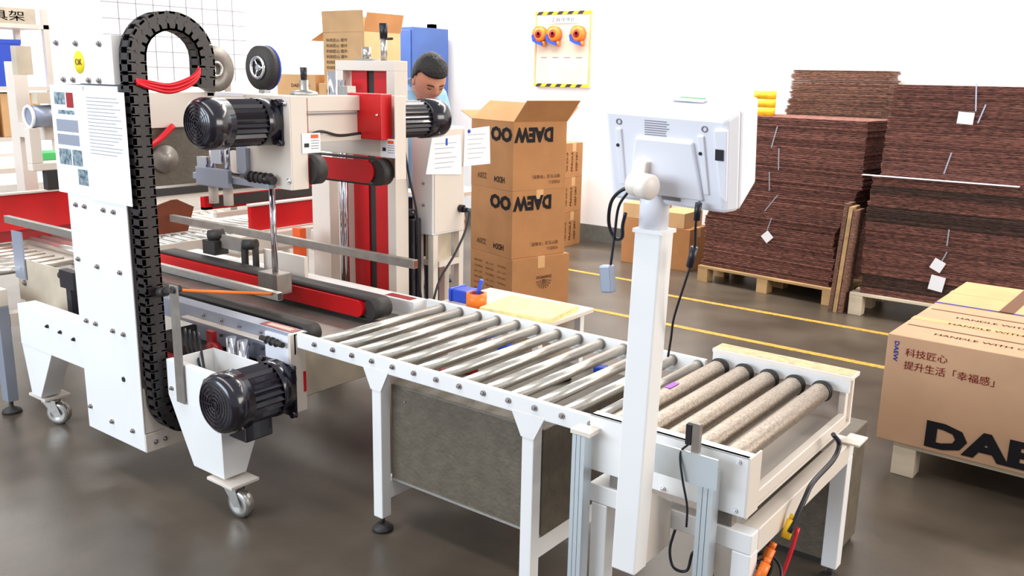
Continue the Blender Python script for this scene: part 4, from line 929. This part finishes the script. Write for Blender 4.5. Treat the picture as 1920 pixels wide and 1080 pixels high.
# neck
hb.bm.transform(hM)
hb.rev(Q(-.03, 0, 1.43), (F*.75+Vector((0, 0, 1))), [(.075, 0), (.064, .05), (.060, .10), (.058, .17)], 24)
ho = hb.done('head', 'skin', pm)
bh = bmesh.new(); bmesh.ops.create_uvsphere(bh, u_segments=48, v_segments=32, radius=1)
rm = []
for v_ in bh.verts:
    x, y, z = v_.co; hair = z > (.42 if y > .35 else (.42-(.35-y)*1.2))
    if y < -.2: hair = z > -.45
    if not hair: rm.append(v_)
    k = 1.10+.03*noise.noise(Vector((x*9, y*9, z*9)))+(.06 if z > .6 and y > .2 else 0)
    sx2 = (1-.34*(-z)**1.4) if z < 0 else 1
    v_.co = tl.inverted() @ Vector((x*.076*k*sx2, y*.096*k, z*.122*(k-.015)))
bmesh.ops.delete(bh, geom=rm, context='VERTS')
for f in bh.faces: f.smooth = True
hb2 = B(); hb2.bm = bh; bh.transform(hM); o = hb2.done('hair', 'hair', ho); sd = o.modifiers.new('solid', 'SOLIDIFY'); sd.thickness = .008; sd.offset = 0
def face_pt(x, y, z): return hM @ (tl.inverted() @ Vector((x, y, z)))
for s_ in (-1, 1):
    B().tube(smooth_path([face_pt(s_*.014, .096, .020), face_pt(s_*.028, .0945, .024), face_pt(s_*.044, .083, .020)], 4), .0032).done('eyebrow', 'hair', ho)
    B().tube(smooth_path([face_pt(s_*.018, .086, .002), face_pt(s_*.029, .0885, -.001), face_pt(s_*.040, .080, .002)], 4), .0022).done('closed_eye', 'hair', ho)
B().tube(smooth_path([face_pt(-.020, .086, -.064), face_pt(0, .0945, -.062), face_pt(.020, .086, -.064)], 4), .0035).done('lips', 'lip', ho)
# shirt torso, arms bent forward over the work, trousers, shoes
sh = [(Q(-.02, 0, .95), .15, .11), (Q(-.03, 0, 1.12), .15, .115), (Q(-.05, 0, 1.37), .16, .115), (Q(-.05, 0, 1.49), .085, .085),
      (Q(-.03, .17, 1.47), .065), (Q(.01, .20, 1.12), .052), (Q(.06, .205, .99), .044), (Q(-.03, -.17, 1.47), .065), (Q(.01, -.20, 1.12), .052), (Q(.06, -.205, .99), .044)]
skin_body('shirt', sh, [(0, 1), (1, 2), (2, 3), (2, 4), (4, 5), (5, 6), (2, 7), (7, 8), (8, 9)], 'shirt', pm)
B().rev(Q(-.04, 0, 1.50), (F*.7+Vector((0, 0, 1))), [(.078, 0), (.070, .03), (.064, .045), (.060, .044), (.066, .0)], 24).done('collar', 'shirt', pm)
for s_ in (-1, 1):
    a = [(Q(.06, s_*.205, .98), .036), (Q(.10, s_*.20, .88), .027), (Q(.115, s_*.20, .85), .024, .018), (Q(.125, s_*.20, .79), .018, .038)]
    e = [(0, 1), (1, 2), (2, 3)]
    for k in range(4):
        df = (1.5-k)*.019; n0 = len(a); L_ = (.028, .034, .032, .025)[k]
        a += [(Q(.125+df, s_*.20, .755), .009), (Q(.130+df, s_*.193, .755-L_), .008), (Q(.130+df, s_*.18, .755-L_*1.7), .007)]; e += [(3, n0), (n0, n0+1), (n0+1, n0+2)]
    n0 = len(a); a += [(Q(.155, s_*.195, .82), .010), (Q(.175, s_*.185, .785), .009)]; e += [(2, n0), (n0, n0+1)]
    skin_body('forearm_and_hand', a, e, 'skin', pm, 1)
tr = [(Q(-.02, 0, .96), .145, .105), (Q(0, .09, .86), .085), (Q(.01, .10, .48), .062), (Q(-.02, .11, .09), .048), (Q(0, -.09, .86), .085), (Q(.01, -.10, .48), .062), (Q(-.02, -.11, .09), .048)]
skin_body('trousers', tr, [(0, 1), (1, 2), (2, 3), (0, 4), (4, 5), (5, 6)], 'trouser', pm)
for s_ in (-1, 1):
    X = Matrix.Translation(Q(.03, s_*.11, 0)) @ basis.to_4x4()
    b = B(X); b.hull2([(-.042, -.11, 0), (.042, -.11, 0), (.045, .12, 0), (-.045, .12, 0)], [(-.035, -.10, .085), (.035, -.10, .085), (.03, .10, .035), (-.03, .10, .035)]); b.done('shoe', 'rubber', pm, .015)
# bench he works at
wb2 = thing('work_bench', 'workbench in front of the man, hidden behind the control cabinet', 'table', (-3.0, 4.1, 0)) if False else None
# ================================================================ BACKGROUND: SECOND SEALER
s2 = thing('carton_sealer', 'second carton sealing machine with red side belts standing behind the front one', 'carton sealer', (-4.5, 3.3, 0))
B().box(-5.4, -4.45, 2.30, 3.75, .52, .60).done('frame', 'cream', s2, .003)
for x in (-5.35, -4.55):
    for y in (2.32, 3.68): B().box(x, x+.06, y, y+.06, 0, .52).done('leg', 'cream', s2)
y = 2.36; r1 = None
while y < 3.7:
    if r1 is None: r1 = B().cyl((-5.36, y, .635), (-4.48, y, .635), .021, 16).done('roller', 'roller', s2); yy0 = y
    else: c = r1.copy(); COL.objects.link(c); c.parent = s2; c.location = (0, y-yy0, 0)
    y += .066
B().box(-4.475, -4.455, 2.30, 3.75, .60, .66).done('side_rail', 'cream', s2, .002)
B().box(-5.40, -5.38, 2.30, 3.75, .60, .66).done('side_rail', 'cream', s2, .002)
B().box(-5.25, -5.22, 1.95, 2.62, .70, .90).done('red_guard', 'red', s2, .003)
B().box(-5.26, -5.21, 1.95, 2.62, .902, .912).done('guard_lip', 'cream', s2)
B().box(-5.25, -5.235, 2.0, 2.62, .64, .70).done('guard_rail', 'dred', s2)
# belt housings running away behind the head
B().box(-4.62, -4.58, 3.06, 4.20, .80, .815).box(-4.62, -4.58, 3.06, 3.11, .80, .885).done('belt_frame', 'red', s2)
B().box(-4.61, -4.56, 3.112, 4.20, .816, .878).done('belt', 'rubber', s2)
B().box(-4.62, -4.56, 3.08, 4.20, .879, .889).done('belt_cover', 'red', s2)
B().box(-4.56, -4.53, 3.10, 3.60, .755, .785).done('white_bar', 'cream', s2)
B().box(-4.30, -4.27, 3.15, 3.82, .70, .84).done('red_guard', 'red', s2)
B().box(-4.31, -4.26, 3.15, 3.82, .845, .855).done('guard_lip', 'cream', s2)
B().box(-4.30, -4.20, 3.0, 3.9, .60, .69).done('side_rail', 'cream', s2)
B().box(-3.80, -3.66, 3.20, 3.28, .0, 1.12).done('post', 'cream', s2, .003)
b = B().box(-4.0, -3.60, 3.35, 3.40, .60, .72); b.done('lower_housing', 'cream', s2, .003)
B().box(-3.60, -3.55, 3.36, 3.40, .78, .98).done('red_block', 'red', s2)
B().box(-3.75, -3.69, 3.02, 3.06, .62, .80).done('orange_bracket', 'warn', s2)
# head of second machine
B().box(-4.34, -4.30, 2.52, 3.30, 1.30, 1.48).done('head_beam', 'cream', s2, .003)
B().box(-4.36, -4.32, 2.56, 3.30, 1.0, 1.30).done('head_plate', 'grey', s2, .003)
B().box(-4.31, -4.28, 2.42, 2.50, .66, 1.45).done('post', 'aged', s2, .003)
B().box(-4.30, -4.27, 2.505, 2.545, 1.03, 1.32).done('post_trim', 'cream', s2)
b = B().rev((-4.315, 2.66, 1.14), (1, 0, 0), [(0, 0), (.075, 0), (.07, .02), (.03, .022), (.028, .04), (0, .04)], 28); b.done('pulley', 'bar', s2)
B().box(-4.30, -4.26, 2.42, 3.35, .955, .99).done('lower_bar', 'rubber', s2)
B().box(-4.30, -4.27, 2.42, 3.35, .93, .953).done('lower_bar', 'cream', s2)
B().tube(smooth_path([(-4.29, 2.55, 1.20), (-4.27, 2.62, 1.25), (-4.28, 2.70, 1.31)]), .016).done('red_hose', 'redhose', s2)
b = B(); b.rev((-4.30, 2.95, 1.60), (1, 0, 0), [(.04, 0), (.12, 0), (.12, .05), (.04, .05), (.04, 0)], 32); b.done('tape_reel', 'bar', s2)
B().torus((-4.24, 2.95, 1.60), (1, 0, 0), .035, .01).box(-4.33, -4.30, 2.93, 2.97, 1.46, 1.62).done('reel_hub', 'steel', s2)
# folded brown board + blue bit on rollers
solo(B().prism([(-4.75, 2.75, .66), (-4.75, 3.05, .66), (-4.75, 3.10, .80), (-4.75, 2.98, .86), (-4.75, 2.86, .83)], (-.01, 0, 0)), 'brown_flap', 'cork', (-4.75, 2.9, .66), 'dark brown board standing on the rear rollers behind the cable chain', 'board')
solo(B().box(-4.9, -4.85, 2.80, 2.86, .66, .71), 'blue_block', 'blue', (-4.87, 2.83, .66), 'small bright blue block on the rear rollers behind the cable chain', 'block', bevel=.005)
# feed conveyor leg at far left
fl = thing('feed_conveyor', 'cream framed feed conveyor at the left edge with a dark levelling foot', 'conveyor', (-4.3, 1.8, 0))
B().box(-5.6, -4.28, 1.75, 1.80, .52, .60).done('frame_beam', 'cream', fl, .003)
for x in (-4.34, -5.6): lg = B().box(x, x+.06, 1.75, 1.80, .06, .52).done('leg', 'bluegrey', fl, .003); B().rev((x+.03, 1.775, 0), (0, 0, 1), [(0, 0), (.045, 0), (.04, .015), (.01, .03), (.01, .06), (0, .06)], 18).done('levelling_foot', 'rubber', lg)
for x in (-5.6, -4.34): B().box(x, x+.06, 1.801, 2.28, .42, .48).done('cross_bar', 'cream', fl)
B().box(-5.6, -4.28, 2.281, 2.296, .52, .60).done('frame_beam', 'cream', fl)
for k in range(10): B().cyl((-5.52+.1*k, 1.80, .61), (-5.52+.1*k, 2.28, .61), .018, 12).done('roller', 'roller', fl)
# ================================================================ BACKGROUND LEFT
pb = thing('planning_board', 'large white planning board ruled with a grid of dark lines behind the cable chain', 'board', (-6, 3.9, 0))
B().box(-6.03, -6.0, 3.30, 4.47, 1.50, 2.35).done('panel', 'paper', pb, .004)
for k in range(1, 8): B().box(-5.999, -5.997, 3.31, 4.46, 1.5+.105*k, 1.503+.105*k).done('grid_line', 'line', pb)
for k in range(1, 9): B().box(-5.999, -5.997, 3.30+.13*k, 3.303+.13*k, 1.51, 2.34).done('grid_line', 'line', pb)
for y in (3.45, 4.28):
    B().box(-6.06, -6.03, y, y+.04, 0, 2.3).done('stand_post', 'steel', pb); B().box(-6.25, -5.85, y, y+.04, 0, .03).done('stand_foot', 'steel', pb)
rk = thing('storage_rack', 'pale metal shelf rack at the left edge holding bins and cartons', 'shelf', (-7.2, 3.2, 0))
for y in (2.7, 3.36):
    for x in (-7.4, -6.95): B().box(x, x+.04, y, y+.04, 0, 2.0).done('post', 'cream', rk)
for z in (.6, 1.06, 1.42, 1.86): B().box(-7.4, -6.91, 2.65, 3.42, z, z+.03).done('shelf', 'cream', rk)
for i, (y0, y1, z0, hh) in enumerate(((2.78, 3.0, 1.45, .33), (3.02, 3.20, 1.45, .33))):
    solo(B().box(-7.3, -6.95, y0, y1, z0+.001, z0+hh).box(-6.955, -6.945, y0-.005, y1+.005, z0+hh-.03, z0+hh), 'storage_bin', 'blue', (-7.1, y0, z0), ('left', 'right')[i]+' of the blue bins on the upper shelf of the rack', 'bin', 'blue bins on the rack')
for i, (y0, y1) in enumerate(((2.76, 2.99), (3.02, 3.30))):
    t = thing('cardboard_box', ('left', 'right')[i]+' pale carton with a blue and yellow print on the rack below the bins', 'cardboard box', (-7.1, y0, 1.09), 'cartons on the rack')
    B().box(-7.3, -6.94, y0, y1, 1.091, 1.40).done('body', 'pale', t, .003); B().box(-6.939, -6.937, y0+.15, y1-.02, 1.10, 1.16).done('blue_print', 'blue', t); B().box(-6.939, -6.937, y0+.11, y0+.145, 1.10, 1.16).done('yellow_print', 'tape', t)
    fit('DAEW', 'printed_name', 'brownink', t, (-6.938, y1-.02, 1.18), (0, 0, 1), (0, -1, 0), .14, .03, .03)
t = thing('shelf_label', 'brown lettered strip fixed on the top shelf of the rack', 'sign', (-6.9, 3.0, 1.89))
B().box(-6.94, -6.93, 2.80, 3.32, 1.891, 2.0).done('plate', 'aged', t); fit('工具架', 'lettering', 'brownink', t, (-6.929, 2.9, 1.91), (0, 1, 0), Z_, .34, .07)
# small coding unit with grey drum at left
cu_ = thing('coding_unit', 'small white machine with a purple-grey drum at the left edge', 'machine', (-5.1, 2.4, 0))
B().box(-5.52, -5.42, 2.44, 2.52, .0, 1.62).box(-5.42, -5.12, 2.44, 2.50, 1.20, 1.28).done('post', 'cream', cu_, .003)
B().cyl((-5.1, 2.36, 1.33), (-5.1, 2.52, 1.335), .06, 24).done('drum', 'bluegrey', cu_)
B().torus((-5.1, 2.355, 1.33), (0, 1, 0), .055, .009).done('drum_rim', 'plastic', cu_)
B().box(-5.12, -5.06, 2.33, 2.39, 1.08, 1.27).box(-5.12, -5.06, 2.33, 2.50, 1.04, 1.08).done('bracket', 'cream', cu_, .003)
B().box(-5.11, -5.06, 2.40, 2.48, .93, 1.04).done('gear_block', 'rubber', cu_, .004)
b = B().box(-5.10, -5.04, 2.38, 2.62, 1.40, 1.46).box(-5.11, -5.05, 2.30, 2.38, 1.55, 1.70); b.done('upper_bracket', 'aged', cu_)
tt = thing('work_table', 'messy worktable with papers behind the red guard at the left edge', 'table', (-6.5, 2.6, 0))
B().box(-6.75, -5.75, 2.0, 3.25, .96, .99).done('tabletop', 'cream', tt)
for x in (-6.7, -5.85):
    for y in (2.05, 3.15): B().box(x, x+.05, y, y+.05, 0, .96).done('leg', 'aged', tt)
solo(B().box(-6.4, -6.0, 2.55, 2.8, .99, 1.0), 'paper_sheet', 'paper', (-6.2, 2.6, .99), 'white paper lying on the messy worktable at the left edge', 'paper')
solo(B().box(-6.3, -6.1, 2.85, 3.05, .99, 1.04), 'green_tray', 'green', (-6.2, 2.9, .99), 'green tray on the messy worktable at the left edge', 'tray', bevel=.004)
# ================================================================ CARTONS BEHIND THE SEALER
rk2 = thing('pallet_rack', 'low steel shelf behind the sealer carrying the pale cartons', 'shelf', (-6.0, 5.6, 0))
for x in (-6.75, -5.35):
    for y in (5.3, 5.95): B().box(x, x+.05, y, y+.05, 0, 1.10).done('post', 'steel', rk2)
B().box(-6.78, -5.28, 5.27, 6.03, 1.10, 1.14).done('shelf', 'steel', rk2)
def plain_box(x, y, z, wx, wy, h_, label, m='pale', openb=False):
    t, P, u, v = carton(x, y, z, 0, wx, wy, h_, label, m, 'cartons behind the sealer', open_top=openb); return t, P, u, v
t, P, u, v = plain_box(-6.20, 5.30, 1.141, .52, .5, .43, 'pale closed carton beside the tape reel, lower left of the cartons behind the sealer')
fit('DAEWOO', 'printed_name', 'brownink', t, P(.32, -.0015, .32), u, Z_, .24, .03)
t, P, u, v = plain_box(-5.60, 5.30, 1.141, .56, .5, .36, 'pale closed carton covered with printed lines, directly under the open carton')
for k in range(5): fit('科技匠心 提升生活', 'printed_text', 'brownink', t, P(.46, -.0015, .28-.05*k), u, Z_, .34, .03)
t, P, u, v = plain_box(-5.62, 5.33, 1.503, .50, .42, .42, 'tall open carton with upright flaps on the shelf behind the sealer', 'card2', True)
for k in range(7): fit('科技匠心 提升', 'printed_text', 'brownink', t, P(.46, -.0015, .34-.045*k), u, Z_, .26, .028)
flap(P, t, .50, 0, 0, 0, .42, 0, -.01, .17, 'card2'); flap(P, t, 0, 0, .42, 0, .42, -.04, 0, .15); flap(P, t, 0, .50, .42, .42, .42, 0, .04, .15, 'cardin'); flap(P, t, .50, .50, 0, .42, .42, .16, 0, -.07, 'card2')
bc = thing('tool_cabinet', 'tall blue metal cabinet against the white wall behind the man', 'cabinet', (-6.35, 7.2, 0))
B().box(-7.22, -6.62, 6.95, 7.5, .02, 2.06).done('body', 'navy', bc, .004)
B().box(-7.20, -6.925, 6.938, 6.949, .06, 2.03).done('door', 'navy', bc, .003); B().box(-6.915, -6.64, 6.938, 6.949, .06, 2.03).done('door', 'navy', bc, .003)
B().box(-6.96, -6.945, 6.925, 6.937, 1.0, 1.15).done('handle', 'chrome', bc)
B().box(-7.2, -6.64, 6.97, 7.48, 0, .02).done('plinth', 'rubber', bc)
